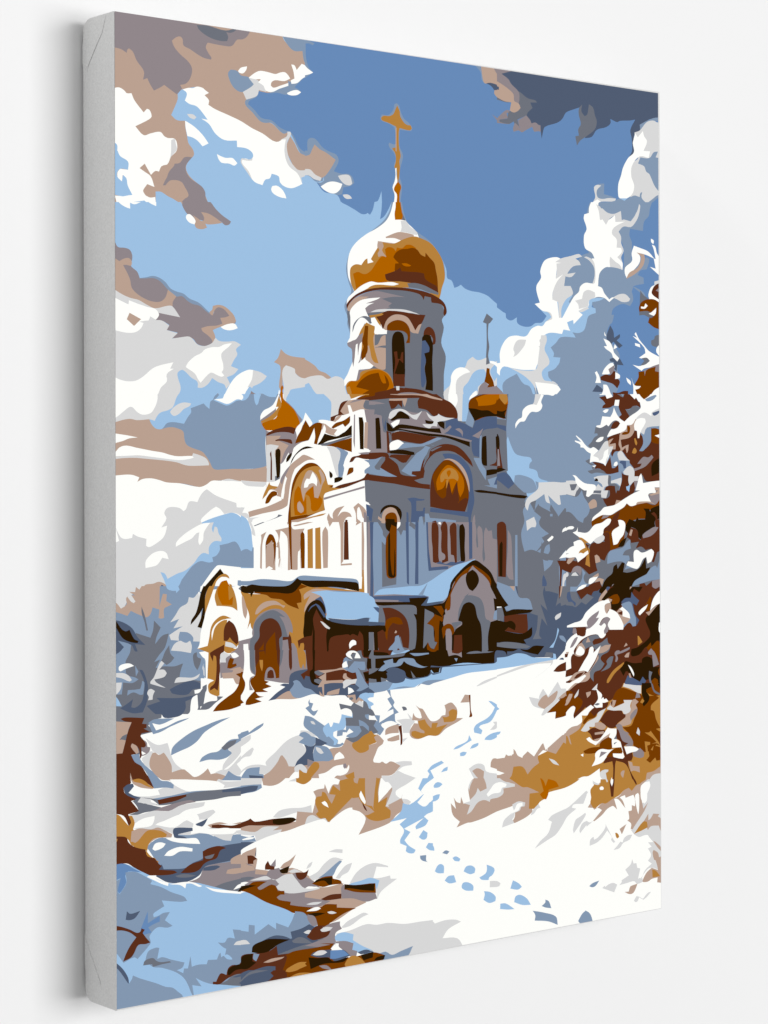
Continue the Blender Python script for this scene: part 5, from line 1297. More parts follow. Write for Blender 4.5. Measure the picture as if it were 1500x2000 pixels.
S 425,1040 490,1050 530,1090 600,1160 580,1300 -10,1400 -10,1190 60,1200 62,1145 108,1150 108,1222 215,1140 275,1180 275,1130 370,1165 400,1110
P 520,1065 575,1080 600,1145 560,1160 520,1100
P 700,1135 775,1118 775,1150 790,1175 740,1210 735,1280 640,1310 640,1270 620,1180
L 785,1165 830,1120 900,1080 960,1050 998,1062 940,1090 860,1150 800,1170
N 270,1285 500,1240 640,1250 740,1290 620,1400 340,1410 270,1395
D 388,1200 470,1175 535,1140 590,1180 600,1290 500,1300 280,1380 280,1300 400,1250
L 490,1205 530,1185 565,1200 565,1220 510,1215
K 515,1240 580,1160 660,1150 620,1185 700,1195 680,1230 640,1250 560,1265
L 620,1185 660,1162 718,1165 690,1190 635,1200
N 400,1270 450,1242 500,1250 560,1290 480,1290 410,1285
P 500,1310 630,1260 735,1220 740,1280 700,1320
D 150,1280 260,1230 340,1235 400,1260 300,1270
X 85,1360 95,1310 160,1275 230,1255 385,1260 290,1300 250,1330 180,1370
L -10,1268 40,1265 72,1295 -10,1302
L 740,1215 850,1190 980,1140 1060,1145 1150,1130 1280,1138 1400,1120 1520,1105 1520,1400 1290,1410 1100,1400 880,1300
B 735,1240 760,1215 810,1203 880,1220 875,1265 950,1310 1020,1340 1000,1380 870,1345 850,1280 740,1270
P 740,1275 820,1272 880,1290 870,1340 910,1350 900,1400 820,1380 740,1320
S 1020,1340 1060,1380 1130,1355 1180,1380 1250,1350 1345,1310 1290,1400 1100,1430 1020,1400
K -10,1520 -10,1440 10,1385 90,1370 200,1360 280,1310 290,1380 400,1365 360,1520
X -10,1490 -10,1460 15,1390 90,1372 90,1430 120,1440 50,1490
S 95,1410 100,1370 145,1375 120,1430
T 175,1440 240,1410 340,1395 320,1410 220,1440
D 100,1500 200,1470 270,1470 270,1520 60,1520
Q 320,1520 360,1400 350,1380 420,1350 600,1320 700,1300 620,1290 730,1290 700,1330 820,1400 1040,1360 1120,1380 1100,1430 700,1520
D 545,1385 570,1360 690,1340 800,1340 855,1385 740,1430 690,1400 600,1400
L 560,1380 600,1350 650,1345 675,1360 640,1380 590,1385
M 700,1348 790,1340 845,1380 740,1410 698,1410
W 705,1345 735,1310 740,1290 765,1290 765,1315 795,1340
X 528,1400 600,1405 680,1400 720,1430 840,1395 800,1435 650,1450 545,1492
O 350,1510 360,1490 450,1440 515,1435 500,1450 515,1465 440,1500 430,1520
O 812,1450 860,1390 920,1395 975,1445 820,1478
P 610,1465 670,1462 715,1500 640,1485
D 910,1360 980,1338 1030,1355 940,1375
X 938,1380 1035,1355 1030,1400 960,1422 945,1400
X 1040,1425 1060,1400 1128,1380 1118,1415
T 470 1820 375 175 4 470 1895 845 1995
Q -10,-10 1520,-10 1520,750 -10,750
K -10,180 150,180 340,200 330,280 360,330 350,380 180,410 -10,470
D -10,340 60,300 180,270 260,270 275,285 230,320 255,345 200,390 -10,430
N -10,390 60,320 120,300 260,290 150,315 60,340 -10,400
X -10,290 60,260 100,240 90,180 -10,190
T 175,240 240,210 340,195 330,210 240,235
O 350,310 360,290 450,240 515,235 500,250 515,265 440,300 380,315
O 380,355 440,325 500,318 560,322 450,350
X 540,292 528,200 680,200 720,230 850,195 800,235 650,250
O 820,275 812,250 860,190 920,195 980,245
P 610,265 670,262 720,298 680,300
S 1100,225 1110,170 1350,110 1290,190
L 1290,190 1350,110 1520,100 1520,200
X 1040,230 1060,200 1128,180 1118,220
X 938,180 1035,155 1030,200 960,222
L 1500,-10 1520,-10 1520,200 1500,200
T 845 1520 375 375 4 845 1520 1145 1995
W -10,-10 1520,-10 1520,1520 -10,1520
B 5,60 30,32 60,35 75,48 45,72 10,75
B -10,145 30,128 55,125 45,160 20,178 -10,185
B -10,225 3,232 -10,240
B -10,510 8,540 12,565 -10,568
S 73,585 100,563 130,573 110,595
B 153,622 180,610 215,630 205,650 170,645
B 15,728 35,685 60,670 85,685 85,742 40,742
B 92,800 120,765 165,758 182,812 130,822
B 240,728 260,690 300,682 330,705 325,740 290,750
B 225,840 240,815 280,815 315,840 315,878 260,878 228,860
B 420,675 470,695 482,720 465,755 440,775 435,795 380,793 363,775 410,745 422,715
L 445,803 500,803 528,820 515,845 445,852
B 395,950 405,910 400,882 450,890 490,925 488,960 440,975
B 525,1022 527,980 570,978 638,1022 590,1026
B 605,862 625,797 670,820 695,848 665,870
B 635,968 645,925 680,910 735,940 765,988 700,990
S 850,998 878,970 878,948 905,960 925,1015 880,1010
S 795,1112 800,1070 780,1035 870,1050 960,1080 975,1145 900,1118
S 1135,1115 1165,1060 1195,1032 1235,1070 1250,1112 1150,1132
L -10,1105 15,1135 100,1108 180,1105 220,1120 120,1180 75,1250 190,1250 240,1320 -10,1400
T 140,195 180,240 163,150 185,185 215,195 220,145 240,200 290,180 280,60 345,-10 850,-10 860,120 780,200 770,270 640,350 620,340 640,300 640,250 720,210 700,185 600,225 500,260 400,310 300,345 270,348 185,385 210,340 155,285
L 280,60 300,25 350,-10 400,-10 520,-10 600,35 640,45 640,65 550,80 550,120 510,150 450,165 445,185 400,170 350,190 300,260 265,285 290,210 240,195 290,180 285,110
T 290,170 285,90 310,20 345,-10 395,-10 415,45 420,80 370,105 350,75 335,120
T 510,-10 580,-10 620,35 560,25
W 420,125 450,85 480,45 530,30 575,45 570,65 540,75 525,110 470,120 430,145
L 540,385 555,330 600,285 640,255 635,300 620,320 635,350
L 620,205 670,180 722,190 715,220 690,225 680,250 640,270 625,230
W 580,330 640,240 660,200 700,190 700,215 680,225 670,250 620,275
O 580,-10 1170,-10 1100,40 1030,75 920,105 900,115 880,155 835,185 800,235 750,238 755,120 830,110 740,70 700,70 640,30
R 835,-10 865,20 880,60 900,5 960,25 985,65 905,90 900,130 885,165 860,160 835,125 865,100
L 765,290 780,250 825,200 840,230 815,240 790,275
L 795,550 840,490 900,430 930,340 900,325 930,290 1010,250 1060,225 1200,95 1212,105 1175,200 1100,205 1085,230 1120,238 1050,300 1010,370 960,440 900,480
L 1100,430 1095,400 1115,325 1150,300 1190,270 1195,285 1150,360
L 1150,430 1145,405 1170,350 1210,330 1220,340
T 1145 1520 200 475 6.6667
W -10,-10 1520,-10 1520,2520 -10,2520
L 780,-10 1000,-10 1000,900 860,820 800,740 700,750 580,680 700,480 720,320 740,320 790,200 830,100 820,40 760,50
O 90,80 180,60 185,-10 800,-10 760,30 710,80 680,80 590,165 550,130 490,155 430,220 360,260 250,330 200,325 100,408 50,330 60,250 50,160
W -10,-10 80,-10 110,40 175,60 180,-10 185,-10 180,40 150,85 85,75 100,85 50,155 45,300 10,380 -10,380
L 80,30 100,45 150,70 180,70 150,88 85,75
L -10,160 20,180 -10,230
L 235,-10 260,-10 280,40 265,55
L 205,-10 215,30 210,-10
W 170,130 185,110 210,108 225,130 215,150 178,152
W 325,-10 350,-10 345,70 330,105 312,50
K 295,20 330,105 345,60 348,-10 368,-10 350,240 320,240
K 590,-10 620,-10 655,70 645,88
T 15,380 50,325 100,410 140,385 200,325 250,330 340,270 420,235 490,155 550,125 590,165 650,90 690,80 700,70 720,50 820,-10 760,50 710,100 705,200 740,395 800,315 750,430 640,600 600,665 575,662 580,590 530,550 555,530 545,430 590,415 590,350 630,365 635,320 610,215 510,255 500,220 440,245 400,300 360,270 400,410 360,370 340,360 270,400 200,480 100,560 85,555 130,500 200,415 160,390 60,385
W 360,270 400,265 440,300 505,390 455,330 440,245 500,220 510,255 610,215 630,270 630,365 590,350 585,420 545,430 555,530 530,550 400,480 270,400 340,360 380,390 400,410
T 380,262 420,248 470,290 505,390 460,330 420,280
W 632,225 670,190 685,220 685,400 675,470 655,400
W 708,130 730,80 820,40 830,100 795,170 785,290 755,330 710,270
L -10,545 40,575 90,555 -10,640
L 240,540 250,600 290,680 340,780 375,830 350,840 320,800 330,770 270,680 200,780 130,840 40,880 50,800 90,760 100,800 150,770 245,640
L 350,935 400,880 440,825 470,835 490,780 540,740 595,735 560,800 480,840 430,910
O 373,712 385,708 415,730 425,765 400,785 385,765
T 430,660 520,595 460,730
L 580,670 640,670 800,440 805,540 820,520 880,460 900,620 840,680 780,680 720,720 750,740 690,765 640,745 615,725
T 745,560 805,460 805,545 830,530 870,460 950,465 930,495 970,530 970,710 940,620 840,625 835,675 790,665 795,570
O 618,725 740,562 792,568 795,640 720,680
L 800,680 840,625 940,615 1000,800 1000,1100 930,1190 860,1165 800,1180 700,1310 660,1300 720,1300 760,1200 850,1110 800,1075 840,1000 800,915 848,890 800,835 870,830 800,740
T 868,815 900,830 970,900 970,950 920,895
T 860,965 875,932 930,970 945,1030 970,1015 970,1360 920,1355 930,1195 900,1070 880,1060
T 725,1340 780,1230 850,1165 930,1195 930,1290 850,1310 800,1345 740,1352
O 855,1190 900,1200 960,1275 860,1290
L 595,1050 612,1110 650,1105 660,1165 700,1175 670,1310 730,1300 730,1350 660,1375 620,1340 540,1360 425,1392 460,1350 455,1330 550,1265 505,1190 575,1120
T 495,1480 550,1475 570,1410 610,1390 665,1370 625,1470 590,1505 545,1505
L 617,1595 650,1535 680,1540 735,1570 800,1490 840,1478 780,1550 740,1582 685,1550 665,1600 640,1615
L 205,1430 235,1400 245,1415 290,1380 350,1362 400,1385 360,1485
S 35,1405 80,1365 165,1332 120,1400 75,1420
S -50,1870 -10,1725 30,1745 60,1790 80,1860 -10,1875
T 1105 770 188
S -10,-10 1520,-10 1520,1520 -10,1520
K 515,50 610,25 640,70 730,40 735,-10 800,0 890,45 915,-10 980,-10 1060,75 1090,55 1130,120 1150,125 1162,215 1100,180 1060,190 990,230 925,235 990,345 940,410 905,428 820,360 865,320 830,240 815,180 755,170 680,210 565,220 570,185 612,150 580,105
W 525,-10 600,-10 625,10 525,15
W 605,-10 700,-10 725,40 635,72
N 800,-10 860,40 890,48 915,-10 905,-10 885,40 840,-10
W 765,88 832,88 820,183 750,180
N 925,232 990,240 1030,195 1080,180 1160,215 1080,290 990,350 960,290
W 570,265 620,235 665,238 640,280 605,295
W 980,-10 1520,-10 1520,230 1350,280 1330,340 1220,285 1130,340 1085,390 1040,470 950,480 930,550 850,600 670,660 635,665 700,550 740,545 845,455 800,415 745,415 660,500 630,475 540,525 470,510 475,490 535,480 565,345 690,355 725,290 745,205 790,310 850,390 910,428 990,350 1160,220 1150,125 1135,120 1090,50 1070,80
Q 1135,-10 1325,-10 1290,30 1215,82 1170,40
S 1230,80 1330,30 1395,10 1412,28 1350,90 1260,112
L 1085,390 1150,320 1225,285 1330,340 1340,280 1520,190 1520,500 1250,520 1215,640 1160,590 1060,500
d 1345,290 1450,255 1450,290 1385,335 1355,325
N 440,615 460,510 540,525 630,475 660,505 720,430 775,408 830,430 700,550 640,660 660,720 600,745 510,875 430,830 370,835 345,800 400,740 440,675 495,640 485,610
K 695,530 740,440 800,420 842,455 800,520 740,543
W 462,735 490,700 540,668 585,665 575,705 530,740 480,745
W 155,640 240,710 300,790 375,845 430,825 505,880 430,950 600,880 660,750 700,850 610,1125 585,1085 430,1050 370,1068 385,925 330,895 270,835 225,830 220,785 140,740 137,720 235,745 155,655
L 425,955 520,870 600,745 660,725 660,845 600,890 570,1000 520,1040 500,995 430,965
L 660,730 660,845 640,1040 610,1090 640,980 735,850 735,810 680,820
K 640,690 700,650 850,600 840,680 855,710 1000,660 1060,575 1100,570 1190,660 1200,780 1140,885 1200,880 1320,740 1320,530 1520,540 1520,1400 1350,1365 1180,1350 1060,1280 1060,1170 990,1070 875,890 830,890 760,900 720,975 700,930 720,860 770,860 775,780 670,790
T 665,720 740,685 670,785 770,762 775,800 770,858 725,858 735,808 665,820 655,760
T 845,605 930,560 950,485 1030,470 1085,385 1100,420 1070,560 1000,670 850,710 870,835 930,800 975,785 965,890 945,920 925,830 870,885 825,895 850,860 820,790 830,700
Q 865,620 900,590 955,585 950,490 990,495 1000,545 980,610 920,632 875,632
W 1060,480 1095,400 1170,370 1230,380 1240,440 1165,580 1140,685 1115,685 1100,570 1070,560
L 1165,580 1200,520 1240,440 1260,520 1215,640 1170,600
S 1165,600 1215,630 1260,525 1460,495 1460,550 1325,530 1320,690 1250,820 1200,885 1140,885 1200,770 1190,660
K 1060,575 1105,570 1115,685 1140,685 1160,600 1195,690 1200,750 1150,860 1060,840
Q 1325,535 1400,530 1520,600 1520,780 1400,770 1325,740
W 1380,645 1470,620 1470,690
O 1062,690 1080,685 1110,760 1095,800 1075,770
O 1028,915 1045,860 1070,832 1098,870 1095,910 1065,928
S 690,930 720,975 765,895 800,895 825,1030 990,1035 985,1090 880,1200 900,1250 870,1250 860,1300 740,1340 690,1340 700,1250 640,1250 820,1215 820,1100 740,1160 715,1150 710,1050
L 800,930 830,890 870,890 920,970 990,1035 825,1030
W 740,1115 760,1060 795,1050 805,1085 780,1120
d 830,1065 860,1035 935,1045 935,1150 900,1160 880,1100
K 410,1065 460,1055 590,1095 610,1120 690,975 715,1150 755,1150 815,1095 820,1215 640,1245 530,1165 440,1160 470,1110
W 408,1120 470,1105 440,1140
N 300,1040 370,1005 370,1070 440,1090 400,1110 330,1070
N 335,1195 420,1175 450,1160 530,1170 590,1200 630,1245 520,1225 450,1225 400,1240 365,1225
N 400,1125 440,1135 430,1170 410,1170
L 430,1300 500,1275 660,1262 670,1420 600,1450 570,1520 560,1410 460,1340
X 440,1355 460,1310 490,1318 502,1355
S 500,1370 540,1390 560,1450 530,1415 430,1408
L -10,1350 140,1350 180,1400 450,1450 500,1400 560,1450 600,1450 560,1520 -10,1520
N 55,1405 175,1398 150,1460 120,1500 80,1500
N 175,1500 210,1450 260,1465 320,1500
W 100,1260 150,1270 210,1330 300,1390 440,1410 465,1440 450,1510 310,1510 200,1440 150,1370 140,1310
N 660,1260 700,1280 695,1390 760,1390 830,1440 820,1500 760,1510 660,1430
L 700,1350 860,1300 865,1330 850,1440 790,1390 700,1390
K 600,1510 620,1450 680,1425 760,1430 770,1520
K 820,1520 850,1420 870,1340 865,1200 890,1245 975,1265 975,1360 1000,1430 1060,1350 1080,1450 1060,1520
L 890,1210 950,1140 1000,1115 1060,1170 1065,1280 1130,1280 1120,1360 1060,1360 990,1430 970,1350 975,1265 910,1250
B 935,1440 970,1430 1000,1400 985,1510 950,1500
P 1055,1350 1120,1350 1080,1480
N 1160,1250 1190,1260 1240,1350 1320,1360 1200,1390
W 1080,1510 1120,1360 1135,1290 1170,1235 1185,1290 1200,1385 1340,1360 1520,1340 1520,1450 1380,1450 1390,1520
T 1380,1455 1520,1450 1520,1520 1395,1520
P 1110,1085 1160,1020 1210,975 1280,985 1335,945 1362,985 1310,1050 1230,1130 1130,1175 1065,1200 1050,1160 1150,1130 1180,1080
X 1335,1280 1330,1120 1370,1050 1460,990 1460,1200
T 1105 958 188
N -10,-10 1520,-10 1520,1520 -10,1520
L -10,-10 170,-10 135,90 -10,55
S -10,60 60,75 150,100 200,70 245,-10 280,100 345,205 370,290 335,390 280,440 265,505 190,470 110,380 50,335 -10,335
L 380,60 430,40 540,50 555,-10 660,-10 625,120 550,110 545,60 470,55
W 325,-10 435,-10 420,40 370,85 345,102 312,85
K 575,130 640,120 680,80 680,-10 1080,-10 1040,50 900,130 760,230 650,262 600,190
N 765,-10 800,-10 780,45
B 950,-10 990,-10 980,22
T 345,205 410,142 455,145 480,200 478,258 400,285 370,285
T 760,225 785,148 870,162 820,200
T 1280,70 1390,30 1460,-10 1520,-10 1520,100 1320,80
P 1300,90 1460,50 1520,60 1520,190 1430,210 1300,200
Q 395,500 400,480 470,430 560,385 690,385 800,330 960,200 1010,245 1100,215 1240,190 1380,225 1460,140 1520,200 1520,420 1300,300 1250,440 1100,450 960,520 920,640 900,860 690,940 640,620 560,560 410,578
W 400,480 420,420 540,320 590,265 650,250 760,225 900,135 1060,40 1200,-10 1400,-10 1395,40 1300,45 1280,75 1322,175 1200,180 1100,220 1010,245 945,200 900,260 800,320 690,385 580,380 480,425
T 1090,220 1110,182 1250,170 1320,178 1400,225 1280,190 1200,200
P 550,445 585,380 680,385 640,420
K 380,850 440,810 600,800 570,660 600,590 700,480 740,400 840,320 820,400 800,470 835,540 740,600 680,650 690,930 650,980 600,1095 540,1070 490,1010 450,1020 470,1180 490,1250 360,1310 230,1190 150,1180 70,1285 -10,1250 -10,1050 200,1100 350,950
Q 560,660 650,630 680,700 690,900 800,880 850,870 900,820 880,700 800,600 740,590 690,640
W 103,655 160,630 182,572 182,645 330,655 440,540 560,500 645,440 690,440 702,465 670,530 590,600 570,690 460,760 380,835 300,790 200,725
L 430,790 460,750 570,692 600,720 590,770 530,820 480,825
W 720,640 830,555 810,465 840,458 900,480 925,540 895,690 840,760 800,830 740,850 725,760
X 810,880 860,790 930,740 1000,700 920,600 985,445 1080,480 1110,415 1130,455 1230,450 1240,340 1205,280 1295,285 1310,330 1330,280 1520,210 1520,450 1410,450 1380,500 1390,560 1250,640 1190,700 1170,770 1120,720 1110,620 1020,570 960,700 930,780 890,870
K 1325,360 1370,335 1410,380 1425,450 1470,450 1520,460 1520,950 1420,960 1370,1120 1335,1110 1350,1020 1370,960 1320,910 1200,940 1085,890 1130,800 1010,820 1000,770 945,730 960,680 1010,575 1110,620 1130,740 1165,775 1200,690 1400,570 1385,500 1395,430
P 1195,690 1270,630 1370,570 1440,575 1400,640 1320,710 1200,745
T 980,695 1010,605 1040,615 1015,710
N 1000,770 1015,825 1135,800 1080,910 1170,875 1250,940 1185,970 1080,930 1050,1020 1060,1115 1000,1110 980,1010 880,1010 910,950 1000,910
S 640,1145 650,1020 690,940 880,890 960,790 1000,765 1000,830 1010,905 920,940 880,1010 980,1015 990,1080 950,1110 940,1160 880,1110 780,1110
S 910,1240 940,1170 1020,1180 1095,1215 1000,1210 930,1230
W 940,1165 965,1105 1058,1115 1052,990 1070,935 1110,925 1185,970 1330,912 1370,960 1325,1110 1270,1140 1250,1035 1200,1070 1140,1190 1095,1222
T 445,1015 480,1000 520,1040 535,1110 460,1135
T 10,1130 40,1060 140,1045 80,1120 40,1150
W -10,970 60,890 125,862 115,805 210,770 260,800 300,880 345,960 310,1020 240,1075 185,1120 160,1055 140,1040 50,1050 -10,1040
N -10,985 50,980 -10,1000
O 190,730 250,740 350,815 300,820 370,930 360,990 375,1195 300,1155 320,1010 230,970 195,985 220,935 300,890 270,810
K 300,820 350,850 380,840 340,880 360,960 320,880
W 300,960 340,935 350,985 300,1020 240,1010
W -10,600 50,560 110,560 127,580 100,605 30,610 -10,640
P 80,1290 110,1210 160,1180 230,1190 245,1240 220,1330 180,1280 130,1270
L 80,1330 110,1285 150,1275 195,1330
L -10,1270 35,1280 35,1330 -10,1360
S 160,1520 230,1420 255,1340 250,1220 305,1285 275,1340 280,1400 320,1450 440,1440 330,1480 300,1520
W 350,1455 365,1380 430,1350 505,1330 450,1410 380,1460
W 195,1520 250,1475 320,1465 290,1520
T 410,1345 505,1285 510,1335 460,1350
T 440,1435 500,1365 590,1385 560,1480 520,1410
K 340,1500 400,1450 530,1415 545,1475 590,1520 330,1520
X 560,1520 590,1430 640,1360 720,1290 740,1190 790,1145 805,1220 870,1120 915,1130 890,1270 960,1280 1130,1220 1240,1040 1250,1210 1310,1195 1280,1280 1100,1390 1020,1510
S 1020,1500 1080,1400 1280,1290 1320,1210 1390,1165 1425,1210 1450,1060 1520,1020 1520,1380 1340,1400 1200,1440
P 1340,1410 1450,1380 1520,1370 1520,1520 1340,1520
K 1140,1520 1145,1455 1220,1440 1250,1485 1340,1410 1340,1520
N 1425,970 1460,940 1460,1100 1420,1210 1380,1170 1250,1215 1245,1060 1270,1140 1330,1110 1370,1120 1420,1020
S 1320,1210 1400,1170 1420,1210 1450,1100 1460,1060 1460,1380 1300,1400 1200,1400
P 720,1470 750,1455 710,1500
T 1105 1146 188
K -10,-10 1520,-10 1520,1520 -10,1520
D -10,-10 560,-10 540,140 480,260 230,530 100,650 150,700 60,800 -10,900
N -10,-10 60,-10 70,75 160,80 210,200 320,110 430,165 310,280 240,240 150,318 100,300 -10,290
d 20,90 60,75 90,200 150,250 140,310 95,240 40,240 10,170
S 65,-10 190,-10 165,75 65,75
W 160,62 220,-10 320,-10 260,30
K 165,75 260,30 330,-10 560,-10 500,60 430,75 395,140 330,110 235,200
X 515,60 570,-10 660,-10 560,105 520,95
T 500,240 520,170 600,60 625,35 640,100 550,205 660,180 725,185 700,240 600,250
W 15,608 130,560 215,535 260,490 310,400 480,250 560,220 660,195 690,250 620,270 600,320 640,420 680,345 740,370 800,410 895,590 890,668 665,670 650,580 690,500 640,470 570,500 515,590 550,605 590,560 625,600 600,670 620,740 570,800 530,795 490,745 400,750 320,780 240,830 180,900 120,1000 130,1060 80,1090 80,1270 -10,1310 -10,920 60,800 160,720 180,760 300,760 310,680 330,640 330,622 15,635
T 600,330 625,270 700,255 700,345 660,360 640,425 615,400
P 325,545 390,460 515,370 505,420 465,490 515,480 480,540 380,640 330,655 300,640 335,620
P 512,590 600,485 650,470 688,510 650,590 680,665 650,700 600,740 590,680 625,620 600,560 545,612
P 100,720 110,650 150,645 170,700 140,745
K 155,645 300,645 310,700 290,765 240,775 180,740
X 660,180 800,-10 1200,-10 1165,50 1140,85 1060,30 1020,120 1000,175 920,180 870,240 840,320 770,372 725,360 700,290 700,240 725,200
X 550,205 700,20 800,-10 720,100 600,215
d 640,70 690,10 650,-10 620,30
Q 660,175 740,125 800,115 835,180 820,250 760,270 710,270 720,190
d 860,240 920,180 1010,175 1020,80 1060,140 1140,215 1100,290 1040,260 1080,440 1140,520 1100,600 1000,400
S 860,270 980,230 1020,260 1060,420 1090,500 1090,610 1040,620 1010,570 900,640 890,560 1000,490 900,350
T 790,390 840,330 900,400 1000,495 980,530 900,600 860,510 800,410
W 835,350 875,310 980,410 1000,495 880,460 880,380
K 805,405 880,378 875,440 830,430
K 900,640 960,570 1000,560 1035,620 1080,620 1000,800 700,800 655,790 655,670 880,675
X 1240,495 1330,400 1460,260 1520,260 1520,870 1420,840 1340,920 1240,940 1150,1050 1040,1085 1010,1060 1020,970 1120,940 1290,800 1310,710 1270,610
W 1450,560 1520,540 1520,760 1450,700
Q 1140,380 1250,260 1310,150 1330,180 1320,300 1290,390 1200,350
W 1130,400 1180,340 1275,275 1240,350 1150,445 1135,430
T 1240,400 1310,375 1400,300 1460,240 1290,450
W 1310,375 1340,240 1380,150 1460,60 1520,60 1520,220 1400,290
P 1350,10 1360,-10 1460,-10 1400,30
T 990,45 1000,-10 1040,-10
T 1120,765 1120,770 1185,860 1120,915
O 1115,765 1135,770 1190,860 1120,915
T 900,940 935,872 960,910
P 755,1050 780,1000 830,990 840,1010 990,940 990,970 900,1020 790,1060 810,1120 790,1170 765,1170 775,1090
T 910,1085 945,1040 990,1020 975,1100 920,1100
N 245,880 280,820 400,760 490,745 530,800 450,820 410,860 430,905 545,870 640,785 660,880 700,900 660,1010 560,1070 540,1130 600,1200 540,1290 440,1340 430,1480 370,1400 360,1340 420,1230 490,1130 500,1050 400,920 300,970
T 150,1030 180,910 245,870 300,970 260,1060 210,1090 130,1070
T 310,870 340,780 380,860
K 410,860 450,815 600,800 655,740 660,780 560,850 430,910
W 150,1030 205,925 240,935 285,990 280,1040 240,1070 170,1060
T 500,1040 555,930 700,900 660,980 570,1030
N 555,940 580,870 660,880 640,890
K 80,1200 85,1090 110,1040 150,1075 210,1098 250,1080 340,1010 330,1080 260,1180 220,1260 200,1310 -10,1390 -10,1310 90,1270
W 190,1320 280,1160 345,1050 370,950 410,930 430,960 425,1030 540,915 530,950 490,1060 440,1170 340,1330 280,1310
T 340,1330 430,1220 500,1060 505,1120 440,1220 370,1330 370,1420 300,1480 60,1500 120,1440
T 40,1460 120,1360 200,1320 285,1305 290,1345 200,1410 120,1450
K 120,1430 180,1360 280,1330 230,1390 160,1430
W 60,1500 200,1420 290,1370 315,1390 200,1500
W -10,1410 100,1380 40,1460 -10,1480
P 60,955 80,900 130,810 170,780 185,790 150,870 100,940
K -10,1050 35,1040 20,1100 -10,1100
T -10,1020 45,1015 40,1040 -10,1045
N 630,1160 690,1090 740,1085 720,1170 680,1260 540,1325 640,1210
O 635,1500 640,1450 740,1300 900,1175 900,1210 760,1350 660,1500
X 840,1290 900,1200 930,1155 1050,1190 1180,1180 1190,1120 1270,1085 1350,1140 1360,1250 1460,1250 1470,1520 1300,1520 1290,1440 1140,1480 1060,1430 960,1320 930,1320 895,1390
d 905,1520 960,1380 1060,1430 1150,1480 1195,1400 1250,1470 1200,1520
W 965,1215 1010,1250 1060,1350 1055,1400
T 975,1355 1000,1345 1020,1420 990,1415
Q 1250,950 1320,865 1330,930 1420,840 1520,920 1520,1240 1420,1130 1340,980 1290,1000
P 1275,1020 1325,960 1390,1040 1450,1210 1360,1250 1340,1060 1290,1055
Q 1440,1290 1520,1200 1520,1420 1450,1380
N 1295,1310 1345,1330 1320,1420 1340,1520 1310,1520 1290,1420
Q 1325,1470 1380,1420 1430,1450 1430,1520 1350,1520
T 1105 1334 188
O -10,-10 1520,-10 1520,1520 -10,1520
W -10,-10 240,-10 100,80 40,110 -10,130
T 160,-10 250,-10 30,130 30,110
K 30,130 230,-10 900,-10 860,80 760,200 700,270 560,300 440,420 300,380 170,520 125,555 110,500 140,380 -10,350 -10,130
Q -10,130 60,120 140,190 210,230 260,290 220,390 160,450 120,500 120,430 140,380 100,360 -10,480
T -10,300 50,170 100,170 95,210 30,330 -10,355
T -10,170 10,190 -10,220
L 128,215 200,95 185,190 135,240
T 310,150 385,130 380,180 330,232
W 400,105 495,8 480,90 560,180 545,250 580,220 595,255 625,240 660,285 570,320 565,395 480,395 430,350 470,300 500,240 475,110
L 400,105 490,10 480,90 460,110
N 440,340 490,312 530,325 490,350
N 420,350 450,375 540,400 480,392
K 565,310 665,300 640,370 590,400 500,420 550,400 570,360
W -10,490 80,370 120,358 145,385 115,500 125,555 230,460 330,380 385,340 440,380 380,430 340,500 245,505 250,600 200,650 70,720 -10,780
T -10,780 80,690 200,655 250,610 210,710 120,780 50,820 85,960 60,940 20,830 -10,820
Q 265,640 270,590 330,510 370,440 440,400 480,470 440,540 350,570 290,640
K 340,500 440,400 600,380 620,400 480,480 440,520 380,450
L 230,740 330,610 470,530 500,460 620,395 520,580 440,680 360,680 370,720 320,755 260,755
Q 720,290 780,130 870,75 1000,110 1110,150 1100,200 1060,260 900,270 900,310 740,380
T 635,400 720,265 780,270 760,340 740,380 700,340 660,400
K 700,300 725,270 720,345 705,340
L 640,390 690,345 740,385 820,350 910,310 895,265 1030,265 1000,350 1020,440 960,490 900,480 870,430 740,430 640,410
T 1000,440 1030,270 1090,245 1130,290 1085,340 1110,400 1020,590 1010,630 960,655 880,670 800,640 930,530 920,490
P 1000,510 1080,410 1115,400 1090,490 1010,590
K 525,585 640,430 740,430 870,430 890,480 925,485 925,530 800,630 770,690 680,700 600,650
T 450,620 530,610 615,660 615,700 570,730 500,715 450,680
K 335,760 400,705 460,700 530,730 600,730 610,760 640,700 620,790 520,860 415,885 380,800
T 445,775 590,750 590,790 450,808
T 440,880 560,840 650,760 690,790 640,860 530,940 460,970
W 315,870 365,840 420,895 490,905 560,830 650,695 690,710 785,710 785,790 745,880 720,870 650,885 690,780 590,850 460,970 350,910
P 775,660 820,630 870,660 900,740 1005,785 960,790 1040,900 1040,980 980,990 880,940 800,730
Q 880,690 1010,665 1060,560 1115,420 1085,340 1130,290 1080,250 1150,160 1200,200 1400,200 1450,230 1330,340 1320,420 1370,440 1400,560 1460,680 1520,720 1520,1000 1410,960 1300,1060 1200,1070 1060,990 1040,900 980,790
Q 270,1060 380,1010 520,995 540,920 660,840 720,880 720,1000 680,1040 470,1090 300,1100
W 400,1300 455,1190 455,1100 540,1030 680,1040 840,1000 880,1060 870,1100 730,1100 680,1080 620,1170 560,1240
P 515,1165 545,1068 640,1080
Q 630,1150 680,1080 740,1030 840,1000 880,1040 870,1100 730,1100 735,1160 640,1190
W 730,1098 870,1100 900,1020 840,910 770,870 740,860 715,880 720,1010 860,1000 910,1150 880,1180 820,1175 740,1150
N 745,945 755,930 800,918 750,958
N 745,870 790,800 800,870 770,875
